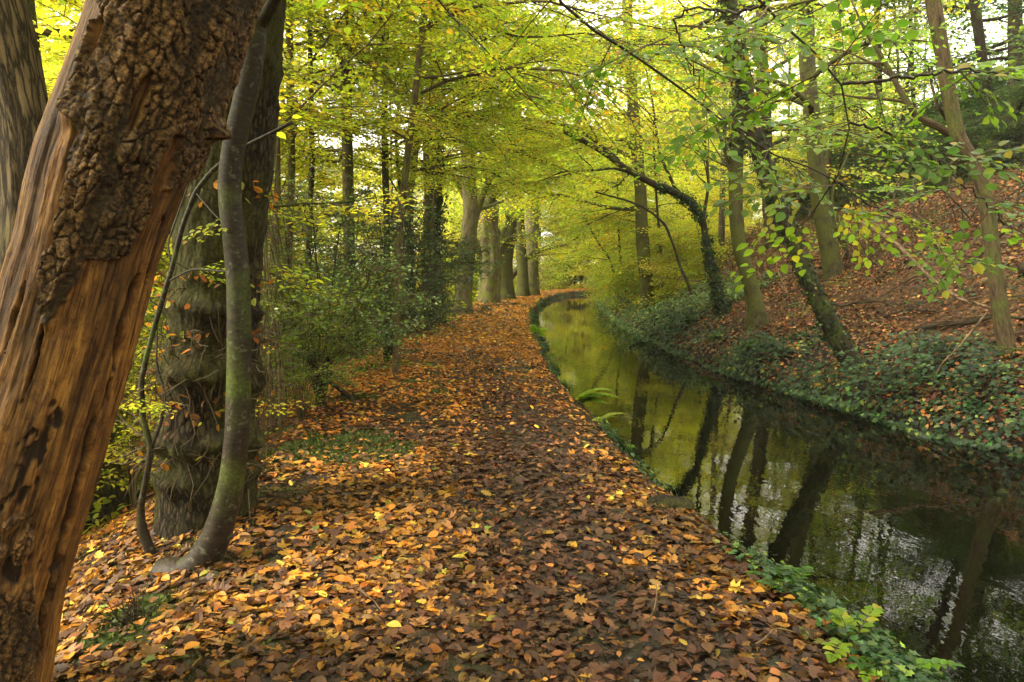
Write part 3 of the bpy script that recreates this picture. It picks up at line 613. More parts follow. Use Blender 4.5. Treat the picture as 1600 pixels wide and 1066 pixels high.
def tree(name, label, cat, pts, r0, r1, bark, rng, group=None, limbs=(), kind='mid', palette=YGREEN, dens=5, scale=1.0, sides=14, disp=None, fl=.5, extra=None, leafmat='leaf', sub=3, ivy=None, crown_name='crown', fh=.5, limb_r=.42, power=1.0, zcap=None):
    """limbs: list of dicts (n, z0, z1, az, sp, L, el, droop) or explicit polylines"""
    base = np.array([pts[1][0], pts[1][1], gnd(pts[1][0], pts[1][1])]); pts = pts-base
    root = empty(name, base, label, cat, group)
    tm, cm = MB(), MB(); rad = flare(pts, r0, r1, fl, fh, power)
    tube(tm, pts, rad, sides, 0, disp=disp); has = False
    for L_ in limbs:
        if isinstance(L_, dict):
            zz = pts[:, 2]+base[2]
            ok = np.where((zz > L_['z0']) & (zz < L_['z1']))[0]
            if not len(ok): continue
            for _ in range(L_['n']):
                i = rng.choice(ok); az = L_.get('az', 0)+rng.normal(0, L_.get('sp', 1.8)); ln = L_['L']*rng.uniform(.6, 1.15)
                poly = limb_poly(rng, pts[i], az, L_.get('el', .5)+rng.normal(0, .2), ln, droop=L_.get('droop', .6))
                r = min(rad[i]*limb_r, .02+.013*ln)
                yield_limb(rng, tm, cm, poly, r, kind, dens, scale, palette, sub)
                has = True
        else:
            poly = resample(np.array(L_[0])-base, 14)[0]; yield_limb(rng, tm, cm, poly, L_[1], kind, dens, scale, palette, L_[2] if len(L_) > 2 else sub); has = True
    tm.build('trunk', bark, root, tc=True)
    if extra: extra(cm, base); has = True
    if has and cm.n: cm.build(crown_name, [M['twig'], M[leafmat]], root, smooth=False, tc=False)
    if ivy:
        im = MB(); n, s0, s1, sz = ivy[:4]; t = rng.uniform(s0, s1, n)*(len(pts)-1.001)
        t = t[rng.uniform(0, 1, n) < .25+1.2*sstep(.35, .6, vnoise(np.stack([t*.5, t*0, t*0], -1), 3))]; n = len(t)
        i = t.astype(int); T, Nn, B = frames(pts); a = rng.uniform(0, 2*pi, n)
        rr = np.interp(t, np.arange(len(rad)), rad); out = Nn[i]*np.cos(a)[:, None]+B[i]*np.sin(a)[:, None]
        p = pts[i]*(1-(t-i))[:, None]+pts[i+1]*(t-i)[:, None]+out*(rr+rng.uniform(.0, 1, n)**2*ivy[4]+.01)[:, None]
        d = unit(-T[i]*.9+rng.normal(0, .5, (n, 3))); up = unit(out+rng.normal(0, .4, (n, 3)))
        add_leaves(im, p, d, up, sz*rng.uniform(.6, 1.3, n), 'ivy', pal(rng, n, IVY, .18)); im.build('ivy', M['ivy'], root, smooth=False)
    return root
def yield_limb(rng, tm, cm, poly, r, kind, dens, scale, palette, sub):
    if sub < 0: dens = 0
    tube(tm, poly, np.linspace(r, max(r*.2, .004), len(poly)), 6)
    L = np.linalg.norm(np.diff(poly, axis=0), axis=1).sum()
    if dens: add_sprays_on(rng, cm, poly, kind, dens, scale, palette, .2)
    for k in range(sub):
        t = rng.uniform(.2, .85); i = int(t*(len(poly)-1)); d = poly[i+1]-poly[i]; az = math.atan2(d[0], d[1])+rng.choice([-1, 1])*rng.uniform(.4, 1.0)
        el = math.asin(np.clip(d[2]/np.linalg.norm(d), -1, 1))*.6+rng.normal(.05, .2)
        p2 = limb_poly(rng, poly[i], az, el, L*(1-t)*rng.uniform(.5, .9)+.4, n=7, droop=.3)
        tube(tm, p2, np.linspace(r*.5*(1-t*.5), .004, 7), 5)
        if dens: add_sprays_on(rng, cm, p2, kind, dens, scale, palette, .1)
R_ = lambda s: np.random.default_rng(s)
E, S_, W_, N_ = pi/2, pi, -pi/2, 0.0       # azimuths: E is towards the canal, N ahead

# --- the split leaning trunk in front, a fork of the same tree behind it
def split_trunk():
    rng = R_(1); Y = 2.4
    cen = [at(u, v, Y) for u, v in [(-125, 1330), (-96, 1200), (-58, 1066), (-20, 900), (44, 710), (98, 540), (142, 383), (176, 265), (238, 100), (270, 0), (315, -150), (380, -400), (440, -800)]]
    wid = np.array([320, 280, 250, 226, 208, 196, 192, 204, 206, 206, 200, 200, 190])*.5
    cen = np.array(cen); base = np.array([cen[1][0], cen[1][1], gnd(cen[1][0], cen[1][1])])
    n, sides = 850, 400
    t = np.concatenate([np.linspace(0, .12, 60, endpoint=False), np.linspace(.12, .72, 730, endpoint=False), np.linspace(.72, 1, 60)])
    p, _ = resample(cen, 1200); p = p[(t*1199).astype(int)]
    k_in = np.linspace(0, 1, len(cen)); seg = np.concatenate([[0], np.cumsum(np.linalg.norm(np.diff(cen, axis=0), axis=1))]); seg /= seg[-1]
    rad = np.interp(t, seg, wid*Y/F_PX*1.0)
    for ax in range(3): p[:, ax] = np.convolve(np.pad(p[:, ax], 6, mode='edge'), np.ones(13)/13, 'valid')
    T, Nn, B = frames(p); a = np.linspace(0, 2*pi, sides, endpoint=False)
    s = np.concatenate([[0], np.cumsum(np.linalg.norm(np.diff(p, axis=0), axis=1))]); A, S = np.meshgrid(a, s); Rr = np.repeat(rad[:, None], sides, 1)
    tc = np.stack([np.cos(A)*Rr, np.sin(A)*Rr, S], -1); dirn = np.cos(A)[..., None]*Nn[:, None]+np.sin(A)[..., None]*B[:, None]
    V0 = p[:, None]+dirn*Rr[..., None]
    # where the bark is still on: outline surveyed on the trunk, carried on the mesh
    q = V0-CAM; f_ = q[..., 1]*cos(PITCH)-q[..., 2]*sin(PITCH); u_ = 800+F_PX*q[..., 0]/f_; v_ = 533-F_PX*(q[..., 1]*sin(PITCH)+q[..., 2]*cos(PITCH))/f_
    wob = (fbm(tc*np.array([18, 18, 14.]), 4, 3)-.5)
    vl = np.array([-900, 0, 26, 94, 173, 210, 294, 378, 446, 472, 505]); xl = np.array([150, 150, 154, 133, 104, 120, 106, 80, 66, 62, 76])
    vr = np.array([-900, 200, 260, 285, 315, 367, 399, 405, 385, 400, 446, 490, 505]); xr = np.array([600, 600, 330, 276, 228, 216, 190, 172, 150, 136, 120, 94, 80])
    L_ = np.interp(v_, vl, xl)+wob*34; R2 = np.interp(v_, vr, xr)+wob*30
    m = sstep(-2.5, 2.5, np.minimum(u_-L_, R2-u_))*sstep(508, 500, v_+wob*30)
    def hole(cx, cy, rx, ry, rot=.42):
        x_, y_ = u_-cx, v_-cy; xx = x_*cos(rot)+y_*sin(rot); yy = -x_*sin(rot)+y_*cos(rot); return sstep(1.15, .95, np.hypot(xx/rx, yy/ry)+wob*1.1)
    for h_ in [(216, 165, 9, 55, .35), (252, 270, 13, 60, .3), (160, 50, 7, 30, .3), (245, 380, 10, 30, .3)]: m = m*(1-hole(*h_))
    m = np.maximum(m, sstep(40, 52, 30-(u_-30)+wob*40)*0)
    low = sstep(905, 925, v_+wob*60+.25*(u_-20))*sstep(62, 50, u_+wob*30-.0*v_); m = np.maximum(m, low)
    m = np.maximum(m, .9*hole(20, 860, 30, 60, .2)*sstep(.5, .56, wob+.5))
    # bark plates
    jit = (fbm(tc*np.array([12, 12, 9.]), 3, 31)[..., None]-.5)*.9
    f1, f2, cv = voro(tc*np.array([38, 38, 15.])+jit*1.1, 5); fur = 1-np.abs(2*fbm(tc*np.array([17, 17, 2.2])+jit*.5, 2, 71)-1); fur = sstep(.86, .98, fur); plate = sstep(.0, .14, f2-f1)*(1-.85*fur)
    f1b, f2b, _ = voro(tc*np.array([62, 62, 38.])+jit, 15); fine = sstep(0, .4, f2b-f1b)
    ridge = fbm(tc*np.array([20, 20, 3.2]), 3, 8); ridge = sstep(.38, .52, ridge)
    hb = .002+.017*plate*(.55+.6*cv)*(.45+.55*ridge)+.003*fine+.014*(fbm(tc*np.array([40, 40, 30.]), 4, 4)-.5)
    # bare wood: long fibres, clefts, knots
    fib = fbm(tc*np.array([44, 44, 2.0]), 4, 12); broad = fbm(tc*np.array([7, 7, .9]), 3, 17)
    hw = .016*(fib-.5)+.030*(broad-.5)+.004*(fbm(tc*np.array([60, 60, 24.]), 3, 13)-.5)
    def cleft(pts_, w0):
        pu = np.interp(v_, [a_[1] for a_ in pts_], [a_[0] for a_ in pts_], left=-9e3, right=-9e3); wv = w0*sstep(pts_[0][1], pts_[0][1]+40, v_)*sstep(pts_[-1][1], pts_[-1][1]-60, v_)
        return sstep(1.0, .35, np.abs(u_-pu+wob*10)/np.maximum(wv, .01))
    cl = np.maximum(np.maximum(cleft([(218, 415), (205, 470), (190, 510), (180, 560), (172, 600)], 9), cleft([(152, 640), (120, 760), (95, 860), (66, 960), (52, 1070)], 7)), cleft([(40, 430), (22, 500), (4, 560)], 5))
    cl = np.maximum(cl, cleft([(182, 560), (140, 700), (110, 800), (70, 930)], 3.5)); cl = np.maximum(cl, cleft([(262, 320), (240, 400), (228, 450)], 5)); cl = np.maximum(cl, cleft([(70, 480), (58, 560), (30, 640)], 4))
    rot = np.maximum(cl, sstep(.50, .60, fbm(tc*np.array([36, 36, 14.]), 4, 44))*np.maximum(hole(60, 680, 28, 60, .25), np.maximum(hole(28, 790, 30, 70, .2), hole(45, 850, 55, 60, .2))))
    rot = np.maximum(rot, .55*sstep(.55, .68, fbm(tc*np.array([24, 24, 1.3]), 3, 48))); hw = hw-.03*cl-.012*rot
    edge = sstep(.5, 1, m); d = hw*(1-m)+(hb+.010)*m
    knob = np.zeros_like(d)
    for cx, cy, r_, hh in [(333, 200, 14, .05), (205, 232, 20, .02), (112, 182, 16, .025), (160, 270, 16, .018), (172, 332, 18, .02), (262, 112, 14, .012), (222, 118, 12, .012), (75, 505, 10, .02)]: knob += hh*np.exp(-((u_-cx)**2+(v_-cy)**2)/r_**2)
    d = d+knob*(.7+.6*fbm(tc*40, 2, 2)); V = V0+dirn*d[..., None]-base
    colr = np.stack([m, np.clip(rot, 0, 1), np.clip(.15+.95*plate*(.75+.25*ridge)*(.7+.3*fine), 0, 1)], -1)
    mb = MB(); i = np.arange(n-1)[:, None]*sides; j = np.arange(sides)[None]; j2 = (j+1) % sides
    fc = np.stack([i+j, i+j2, i+sides+j2, i+sides+j], -1).reshape(-1, 4); mb.add(V.reshape(-1, 3), fc, 0, colr.reshape(-1, 3), tc.reshape(-1, 3))
    root = empty('split_tree', base, 'huge leaning trunk in front with cracked bark peeling off orange bare wood', 'tree')
    mb.build('trunk', M['split'], root, tc=True)
    # second stem: weathered and barkless
    sp = np.array([at(u, v, y_) for u, v, y_ in [(-30, 1000, 2.35), (-5, 800, 2.42), (22, 620, 2.5), (42, 450, 2.56), (52, 330, 2.6), (40, 220, 2.66), (18, 110, 2.72), (-8, 0, 2.78), (-60, -200, 2.95), (-140, -500, 3.2)]])
    sp, _ = resample(sp, 260); tt = np.linspace(0, 1, 260); r_ = np.interp(tt, [0, .3, .48, .56, .62, 1], [.10, .10, .092, .108, .105, .085])
    def dsp(A, S, tc): return .03*(fbm(tc*np.array([9, 9, 1.4]), 4, 60)-.5)+.014*(fbm(tc*np.array([40, 40, 3.]), 3, 61)-.5)
    m2 = MB(); tube(m2, sp-base, r_, 110, 0, (0, .12, 0), dsp)
    v = at(74, 196, 2.56)-base; kn = np.array([at(52, 330, 2.5)-base, at(64, 250, 2.5)-base, at(76, 205, 2.5)-base, at(80, 178, 2.5)-base]); tube(m2, resample(kn, 30)[0], np.linspace(.05, .022, 30), 40, 0, (0, .25, 0), dsp)
    m2.build('fork_stem', M['stemwood'], root, tc=True)
    tw = MB(); cm = MB()
    for k in range(9):
        q0 = p[int(n*.9)+k*5]-base; poly = limb_poly(rng, q0, rng.uniform(-pi, pi), .7, 2.6); yield_limb(rng, tw, cm, poly, .05, 'mid', 3, 1, YGREEN, 2)
    tw.build('limbs', M['darkbark'], root, tc=True); cm.build('crown', [M['twig'], M['leaf']], root, smooth=False)
M['stemwood'] = bark_mat('weathered_stem_wood', (.03, .021, .011), (.20, .145, .078), moss=.12, vor=True, sc_=(30, 30, 3.5), bump=1.0, dist=.012, mosscol=(.10, .09, .03))
split_trunk()

# --- curved young beech and the wavy stem beside it
p = stem_pts([(262, 946), (292, 912), (322, 872), (344, 824), (361, 760), (371, 680), (374, 560), (373, 440), (366, 370), (357, 300), (362, 240), (379, 170), (396, 90), (402, 20), (398, -60), (420, -200)], Y=3.72, n=90, height=8, sink=.2)
def curve_extra():
    a = [at(404, 40, 3.7), at(418, 20, 3.68), at(432, -8, 3.65), at(470, -80, 3.6), at(560, -200, 3.5)]
    return (a, .035, 4)
tree('curved_beech', 'slender grey beech stem curving up from the ground beside the big leaning trunk', 'tree', p, .068, .036, M['curvebark'], R_(2), limbs=[curve_extra(), ([p[4]+[0, 0, -.0], p[2]+[-.12, -.05, .02], p[2]+[-.3, -.1, -.06]], .04, -1), ([p[4], p[2]+[.1, -.1, 0], p[2]+[.2, -.2, -.08]], .03, -1), ([p[5], p[2]+[-.02, .14, 0], p[2]+[.05, .3, -.12]], .03, -1), dict(n=9, z0=3.9, z1=8, L=2.6, el=.5)], kind='mid', palette=YGREEN, dens=4, sides=28, disp=bark_disp(.004, 1.2, 4), fl=.75, fh=.22, sub=2)
p = stem_pts([(239, 903), (222, 830), (219, 795), (232, 728), (236, 700), (223, 655), (220, 597), (231, 548), (250, 480), (268, 420), (284, 357), (305, 300), (330, 268), (368, 236), (420, 210), (457, 191)], Y=4.0, n=70, sink=.15)
tree('wavy_sapling', 'thin crooked sapling stem winding up in front of the mossy trunk', 'sapling', p, .021, .009, M['curvebark'], R_(3), limbs=[([at(236, 700, 4), at(252, 660, 4), at(258, 615, 4), at(244, 570, 4.05), at(246, 500, 4.1)], .012, 0), ([at(262, 440, 4), at(300, 420, 3.9), at(360, 425, 3.8), at(420, 440, 3.7)], .006, 0), ([at(305, 300, 4), at(330, 330, 3.9), at(350, 350, 3.8)], .005, 0), ([at(268, 420, 4), at(262, 380, 4.05), at(290, 300, 4.1), at(300, 270, 4.15)], .006, 0), ([at(250, 480, 4), at(235, 470, 4), at(225, 440, 4)], .005, 0)], kind='near', palette=YGREEN, dens=3, scale=.42, sides=10, disp=bark_disp(.003, 2, 6), fl=.6, fh=.1, sub=0)
# --- mossy oak
p = stem_pts([(322, 812), (325, 700), (327, 600), (333, 480), (343, 360), (358, 250), (368, 130), (378, 0)], n=330, height=12)
def oak_extra(cm, base):
    rng = R_(5)
    for v0, n in [(530, 90), (575, 60), (620, 80), (690, 90), (715, 50), (450, 24), (300, 16), (750, 20)]:
        for _ in range(n):
            c = at(326+(640-v0)*.03+rng.normal(0, 14), v0+rng.normal(0, 7), p[1][1])-base; a = rng.uniform(-pi, pi); c = c+np.array([sin(a), cos(a), 0])*(.27 if n > 20 else .22)
            q = limb_poly(rng, c, a+rng.normal(0, .7), rng.normal(.1, .5), rng.uniform(.12, .42), n=5, droop=rng.normal(0, .8), wig=.3); tube(cm, q, np.linspace(.005, .002, 5), 3, 0)
    n = 330; v0 = rng.choice([530, 620, 700, 300, 450], n); a = rng.uniform(-pi, pi, n)
    c = np.stack([at(326+(640-a_)*.03, a_+rng.normal(0, 14), p[1][1])-base for a_ in v0])+np.stack([np.sin(a), np.cos(a), a*0], -1)*rng.uniform(.28, .42, (n, 1))
    add_leaves(cm, c, rng.normal(0, 1, (n, 3)), rng.normal(0, .6, (n, 3))+[0, 0, 1], rng.uniform(.03, .07, n), 'fold', pal(rng, n, LITTER[:4]+[(3, (.25, .3, .03))]), 1)
def oak_disp(A, S, tc):
    d = bark_disp(.03, 2.6, 9, .02)(A, S, tc)+.03*(fbm(tc*26, 3, 14)-.5); q = 4.4/120
    z = S-.35
    for zb, w_, h_ in [(1.02, .09, .05), (.62, .07, .055), (.32, .06, .035), (1.4, .05, .03)]: d = d+h_*np.exp(-((z-zb-.12*(vnoise(tc*np.array([3, 3, 0.]), int(zb*10))-.5))/w_)**2)*(2.6*sstep(.3, .75, fbm(tc*np.array([7, 7, 5.]), 4, 22)))
    return d
hx = p[1]
tree('mossy_oak', 'thick moss covered oak with burrs and bristling dead twigs behind the curved stem', 'tree', p, .275, .19, M['mossbark'], R_(4), limbs=[dict(n=9, z0=5.6, z1=9, L=3.5, el=.5)], kind='mid', palette=YGREEN, dens=4, sides=170, disp=oak_disp, fl=.18, fh=.3, extra=oak_extra)
# --- things glimpsed lower left
p = stem_pts([(170, 806), (160, 760), (148, 700), (120, 600), (80, 450), (60, 300)], Y=6.4, n=40, height=9)
tree('mossy_alder', 'leaning mossy trunk low down between the split trunk and the wavy sapling', 'tree', p, .17, .10, M['mossbark'], R_(8), limbs=[dict(n=14, z0=1.2, z1=7, L=3, el=.3)], kind='mid', palette=YELLOW, dens=4, sides=30, disp=bark_disp(.02, 1.2, 3), fl=.6, fh=.2)

# --- left row of the towpath
def simple(name, label, px, r0, r1, bark, seed, ht=12, Y=None, n=60, **kw):
    p = stem_pts(px, n=n, height=ht, Y=Y); kw.setdefault('sides', 16); kw.setdefault('disp', bark_disp(r0*.12, 1.2, seed)); kw.setdefault('group', None)
    return tree(name, label, 'tree', p, r0, r1, bark, R_(seed), **kw)
LB = lambda n, z0, z1, L, el=.4, az=E-.3, sp=1.0, droop=.45: dict(n=n, z0=z0+.5, z1=min(z1, 9.5), L=L, el=el, az=az, sp=sp, droop=droop)
simple('beech_tree', 'thin straight young tree with dark foot standing on the leafy verge beside the holly', [(619, 585), (621, 520), (621, 440), (625, 360), (630, 300), (637, 240), (646, 170), (655, 90), (665, 0)], .058, .035, M['brownbark'], 21, 9, limbs=[([at(648, 150, 11.4), at(700, 125, 11), at(780, 105, 10.4), at(880, 110, 9.8), at(970, 140, 9.2), at(1030, 190, 9)], .03, 9), ([at(660, 40, 11.4), at(740, 10, 11), at(850, 0, 10.4), at(960, 30, 10), at(1060, 50, 9.6)], .03, 9), ([at(640, 220, 11.4), at(590, 190, 11), at(520, 185, 10.6), at(460, 205, 10.2), at(410, 240, 9.9)], .02, 6), LB(10, 3.2, 9, 3.6)], kind='mid', dens=3.0, fl=.35, fh=.2)
simple('beech_tree', 'tall pale grey beech trunk rising above the holly bush', [(556, 600), (552, 500), (546, 400), (543, 250), (541, 120), (546, 0)], .105, .085, M['beechbark'], 22, 13, Y=13.5, limbs=[LB(30, 3.2, 9.5, 4.4, sp=2.4)], kind='mid', dens=3.0)
simple('beech_tree', 'dark slim tree just left of the thin verge tree', [(607, 548), (606, 450), (604, 330), (600, 200), (603, 60), (606, 0)], .07, .05, M['darkbark'], 23, 11, Y=14.5, limbs=[LB(18, 3.2, 10, 4.0)], kind='mid', dens=3.0)
simple('beech_tree', 'forked brown tree with mossy foot right of the thin verge tree', [(643, 522), (641, 450), (640, 380), (639, 300), (650, 220), (658, 120), (664, 0)], .12, .07, M['brownbark'], 24, 12, limbs=[LB(14, 3.4, 12, 4.6), ([at(640, 380, 16.5), at(625, 300, 16.3), at(618, 220, 16), at(628, 100, 15.5), at(640, 0, 15.)], .06, 4), ([at(664, 0, 16), at(740, 40, 15), at(820, 60, 14), at(930, 50, 13.5), at(1020, 80, 13)], .04, 8), ([at(655, 150, 16), at(600, 90, 15), at(520, 70, 14), at(450, 80, 13)], .035, 7)], kind='mid', dens=3.0)
simple('beech_tree', 'crooked slender tree second in the clump of three before the ivy trunk', [(668, 518), (667, 470), (660, 400), (668, 330), (664, 250), (672, 150), (680, 0)], .07, .045, M['brownbark'], 25, 11, limbs=[LB(10, 3.2, 11, 4.)], kind='mid', dens=2.4)
simple('beech_tree', 'straight slender tree last in the clump of three before the ivy trunk', [(675, 516), (676, 470), (672, 420), (676, 350), (684, 250), (690, 120), (700, 0)], .06, .04, M['brownbark'], 26, 12, limbs=[LB(10, 3.4, 12, 4.)], kind='mid', dens=2.4)
simple('ivy_tree', 'dark trunk wrapped in ivy at the left edge of the path where it narrows', [(682, 506), (680, 450), (677, 380), (680, 300), (676, 200), (680, 80)], .22, .15, M['darkbark'], 27, 14, limbs=[LB(14, 4, 14, 5)], kind='far', dens=2.4, ivy=(2600, .02, .6, .11, .2))
simple('beech_tree', 'big twin stemmed beech on the left of the path, first of the old row', [(722, 492), (725, 440), (731, 380), (736, 330), (732, 280), (728, 200), (724, 100)], .31, .18, M['palebark'], 28, 15, limbs=[([at(734, 370, 29.5), at(745, 330, 29.3), at(762, 285, 29), at(790, 240, 28.5), at(820, 200, 28)], .2, 6), ([at(732, 320, 29.5), at(712, 280, 29), at(690, 240, 28.5), at(660, 210, 28)], .14, 5), LB(16, 7, 14, 6), LB(6, 4, 6.5, 4, droop=.9)], kind='far', dens=3.0, sides=30, fl=.45, disp=bark_disp(.06, .5, 4))
simple('pollard_beech', 'stout pollarded beech with flared pale trunk, second of the old row', [(764, 474), (764, 450), (764, 430), (768, 410), (765, 385)], .47, .5, M['palebark'], 29, 4.6, limbs=[([at(760, 420, 40), at(748, 390, 39.6), at(735, 360, 39), at(728, 320, 38.5)], .26, 6), ([at(770, 420, 40), at(782, 385, 39.6), at(790, 350, 39), at(815, 300, 38)], .28, 7), ([at(765, 410, 40), at(767, 360, 40), at(760, 300, 40), at(755, 200, 40)], .28, 8), LB(9, 4.3, 5, 6, el=.9)], kind='far', dens=3.6, sides=40, fl=.35, fh=.6, disp=bark_disp(.16, .35, 5), n=30)
simple('beech_tree', 'old beech with a mossy limb sweeping right over the path, third of the row', [(793, 468), (791, 440), (790, 410), (797, 380), (800, 330)], .38, .26, M['greenbark'], 30, 12, limbs=[([at(792, 440, 46), at(806, 424, 45.5), at(822, 405, 45), at(838, 393, 44.5), at(856, 386, 44), at(880, 384, 43.5), at(905, 370, 43)], .27, 5), LB(14, 6.5, 12, 6)], kind='far', dens=3.6, sides=30, disp=bark_disp(.08, .4, 6), fl=.5, n=40)
simple('beech_tree', 'mossy dark trunk fourth in the old row', [(817, 464), (817, 430), (815, 400), (812, 350), (810, 280)], .36, .26, M['greenbark'], 31, 14, limbs=[LB(18, 7, 14, 6)], kind='far', dens=3.6, n=40)
simple('beech_tree', 'smooth pale trunk fifth in the old row near the bend', [(829, 462), (829, 430), (830, 400), (832, 350), (835, 280)], .5, .36, M['palebark'], 32, 14, limbs=[LB(18, 7, 14, 6.5)], kind='far', dens=3.6, n=40)
0 and simple('beech_tree', 'dark trunk beside the bend at the far end of the path', [(856, 462), (857, 430), (858, 390), (856, 330)], .22, .15, M['darkbark'], 33, 14, limbs=[LB(18, 6.5, 14, 6.5)], kind='far', dens=3.6, n=40)

# --- far bank trees
RBK = lambda n, z0, z1, L, el=.4, az=W_, sp=1.1, droop=.5: dict(n=n, z0=z0, z1=min(z1, 11), L=L, el=el, az=az, sp=sp, droop=droop)
simple('beech_tree', 'tall straight green stained trunk furthest along the far bank', [(1012, 490), (1010, 440), (1004, 380), (1001, 300), (990, 180), (982, 60), (980, 0)], .23, .15, M['greenbark'], 41, 16, limbs=[RBK(14, 3.5, 14, 5.)], kind='far', dens=3.0, palette=YELLOW)
simple('arching_ivy_tree', 'ivy clad tree bending over the canal in a long arch', [(1132, 492), (1124, 470), (1114, 430), (1106, 390), (1098, 345), (1082, 318), (1056, 302), (1026, 290), (995, 274), (970, 258), (945, 240), (915, 222), (880, 205)], .13, .045, M['darkbark'], 42, 0, n=90, limbs=[([at(992, 272, 19), at(960, 262, 18.5), at(925, 267, 18), at(880, 268, 17.5), at(840, 285, 17)], .05, 4), ([at(985, 270, 19), at(950, 235, 18.8), at(900, 200, 18.6), at(850, 190, 18.4), at(800, 180, 18)], .06, 5), ([at(1060, 305, 19), at(1030, 240, 19), at(1020, 160, 19), at(1000, 60, 19)], .05, 5), ([at(1098, 345, 19), at(1108, 290, 19), at(1100, 200, 19), at(1105, 100, 19)], .05, 5)], kind='far', dens=1.8, ivy=(3000, .02, .62, .06, .10), power=.7)
simple('leaning_sapling', 'thin dark bent sapling leaning over the water beside the arching tree', [(1085, 470), (1076, 445), (1064, 420), (1053, 385), (1040, 352), (1022, 335), (1003, 322), (975, 312), (930, 300)], .05, .025, M['darkbark'], 43, 0, limbs=[([at(1022, 335, 22), at(1000, 320, 22), at(965, 330, 22), at(920, 350, 22), at(880, 362, 22)], .025, 4)], kind='far', dens=1.2)
simple('ivy_tree', 'upright trunk with mossy flared foot and ivy, between the arching and the leaning ivy trees', [(1184, 510), (1180, 470), (1167, 425), (1155, 385), (1150, 330), (1150, 250), (1156, 160), (1148, 90), (1136, 0)], .155, .115, M['greenbark'], 44, 14, n=90, limbs=[RBK(9, 3.8, 13, 4.6, sp=1.8), ([at(1150, 300, 15), at(1125, 210, 15), at(1080, 120, 15), at(1060, 40, 15)], .045, 5)], kind='mid', palette=GREEN, dens=2.4, ivy=(3400, .28, .85, .08, .16), fl=.7, fh=.4, sides=24)
simple('ivy_tree', 'ivy clad trunk leaning left over the canal, nearest on the far bank', [(1333, 572), (1312, 535), (1290, 492), (1270, 450), (1254, 415), (1238, 375), (1222, 335), (1203, 290), (1186, 235), (1168, 165), (1155, 80), (1140, 0)], .125, .08, M['darkbark'], 45, 12, n=100, limbs=[RBK(8, 3.4, 11, 4.4, sp=1.6)], kind='mid', palette=GREEN, dens=2.4, ivy=(2600, .04, .6, .05, .06), sides=22, fl=.3)
simple('grey_beech', 'smooth grey trunk with clinging bare vine stems on the hillside', [(1303, 432), (1298, 400), (1288, 350), (1280, 300), (1272, 220), (1262, 110), (1258, 0)], .19, .155, M['greenbark'], 46, 16, n=80, limbs=[RBK(6, 5, 15, 5, sp=1.8), ([at(1322, 432, 17.2), at(1326, 400, 17.3), at(1318, 370, 17.2), at(1302, 350, 17.2), at(1300, 300, 17.2), at(1330, 230, 17.2), at(1345, 160, 17.3)], .05, 0), ([at(1322, 432, 17.3), at(1324, 395, 17.3), at(1306, 365, 17.1), at(1325, 320, 17.), at(1350, 280, 17)], .04, 0)], kind='far', palette=GREEN, dens=1.8, sides=26, fl=.35, ivy=(800, .5, .9, .09, .12))
simple('hazel_tree', 'forked greenish brown tree standing on the near ivy bank of the hillside', [(1575, 548), (1566, 505), (1560, 460), (1552, 400), (1545, 340), (1536, 290), (1520, 250), (1497, 215), (1485, 160), (1472, 80), (1458, 0)], .088, .06, M['brownbark'], 47, 9, n=90, limbs=[([at(1500, 222, 9.1), at(1470, 200, 9.1), at(1432, 182, 9.1), at(1405, 140, 9.1), at(1385, 100, 9.1), at(1355, 55, 9.1), at(1330, 0, 9.1)], .06, 3), ([at(1483, 190, 9.1), at(1465, 165, 9.0), at(1455, 130, 9.), at(1450, 100, 8.9)], .03, 1), ([at(1548, 385, 9.), at(1580, 350, 8.8), at(1610, 310, 8.6)], .025, 1), RBK(4, 4, 9, 3, sp=2)], kind='mid', palette=GREEN, dens=1.8, sides=26, fl=.3)
simple('beech_tree', 'mossy trunk farther up the slope between the two ivy trees', [(1212, 402), (1208, 380), (1203, 340), (1198, 260), (1192, 120)], .22, .15, M['mossbark'], 48, 16, Y=24, limbs=[RBK(12, 5, 15, 5, sp=1.8)], kind='far', palette=YGREEN, dens=2.4)
for k, (px, r, Y, lb) in enumerate([([(1378, 312), (1376, 240), (1373, 120), (1370, 0)], .11, 24, 'dark slender trunk on the ridge left of the forked tree'), ([(1430, 250), (1428, 180), (1425, 90), (1422, 0)], .07, 25, 'very thin dark trunk on the ridge behind the forked tree'),
        ([(1557, 225), (1550, 170), (1535, 90), (1522, 0)], .15, 21, 'dark trunk on the ridge just right of the forked tree'), ([(1590, 190), (1588, 120), (1586, 0)], .2, 20, 'ivy darkened trunk on the ridge at the right edge'), ([(1400, 290), (1396, 200), (1404, 100), (1396, 0)], .06, 28, 'thin pale trunk on the ridge beside the slender dark one')]):
    simple('ridge_tree', lb, px, r, r*.7, M['darkbark'], 60+k, 15, Y=Y, limbs=[RBK(9, 5.5, 15, 4, sp=2)], kind='far', palette=GREEN if k != 3 else DGREEN, dens=1.8 if k != 3 else 6)
for k, (px, Y) in enumerate([([(966, 482), (964, 450), (958, 420), (950, 400), (935, 380)], 33), ([(982, 484), (979, 455), (972, 425), (968, 390), (966, 330)], 31), ([(1040, 478), (1036, 440), (1034, 400), (1028, 340)], 27)]):
    simple('bank_sapling', ['dark leaning sapling on the far bank, first before the bend', 'upright thin sapling beside the leaning one on the far bank', 'thin upright sapling right of the tall straight far bank trunk'][k], px, .07, .03, M['darkbark'], 70+k, 7, Y=Y, limbs=[RBK(12, 1.4, 7, 3.2, el=.25, sp=1.6)], kind='far', palette=YGREEN, dens=3.0)

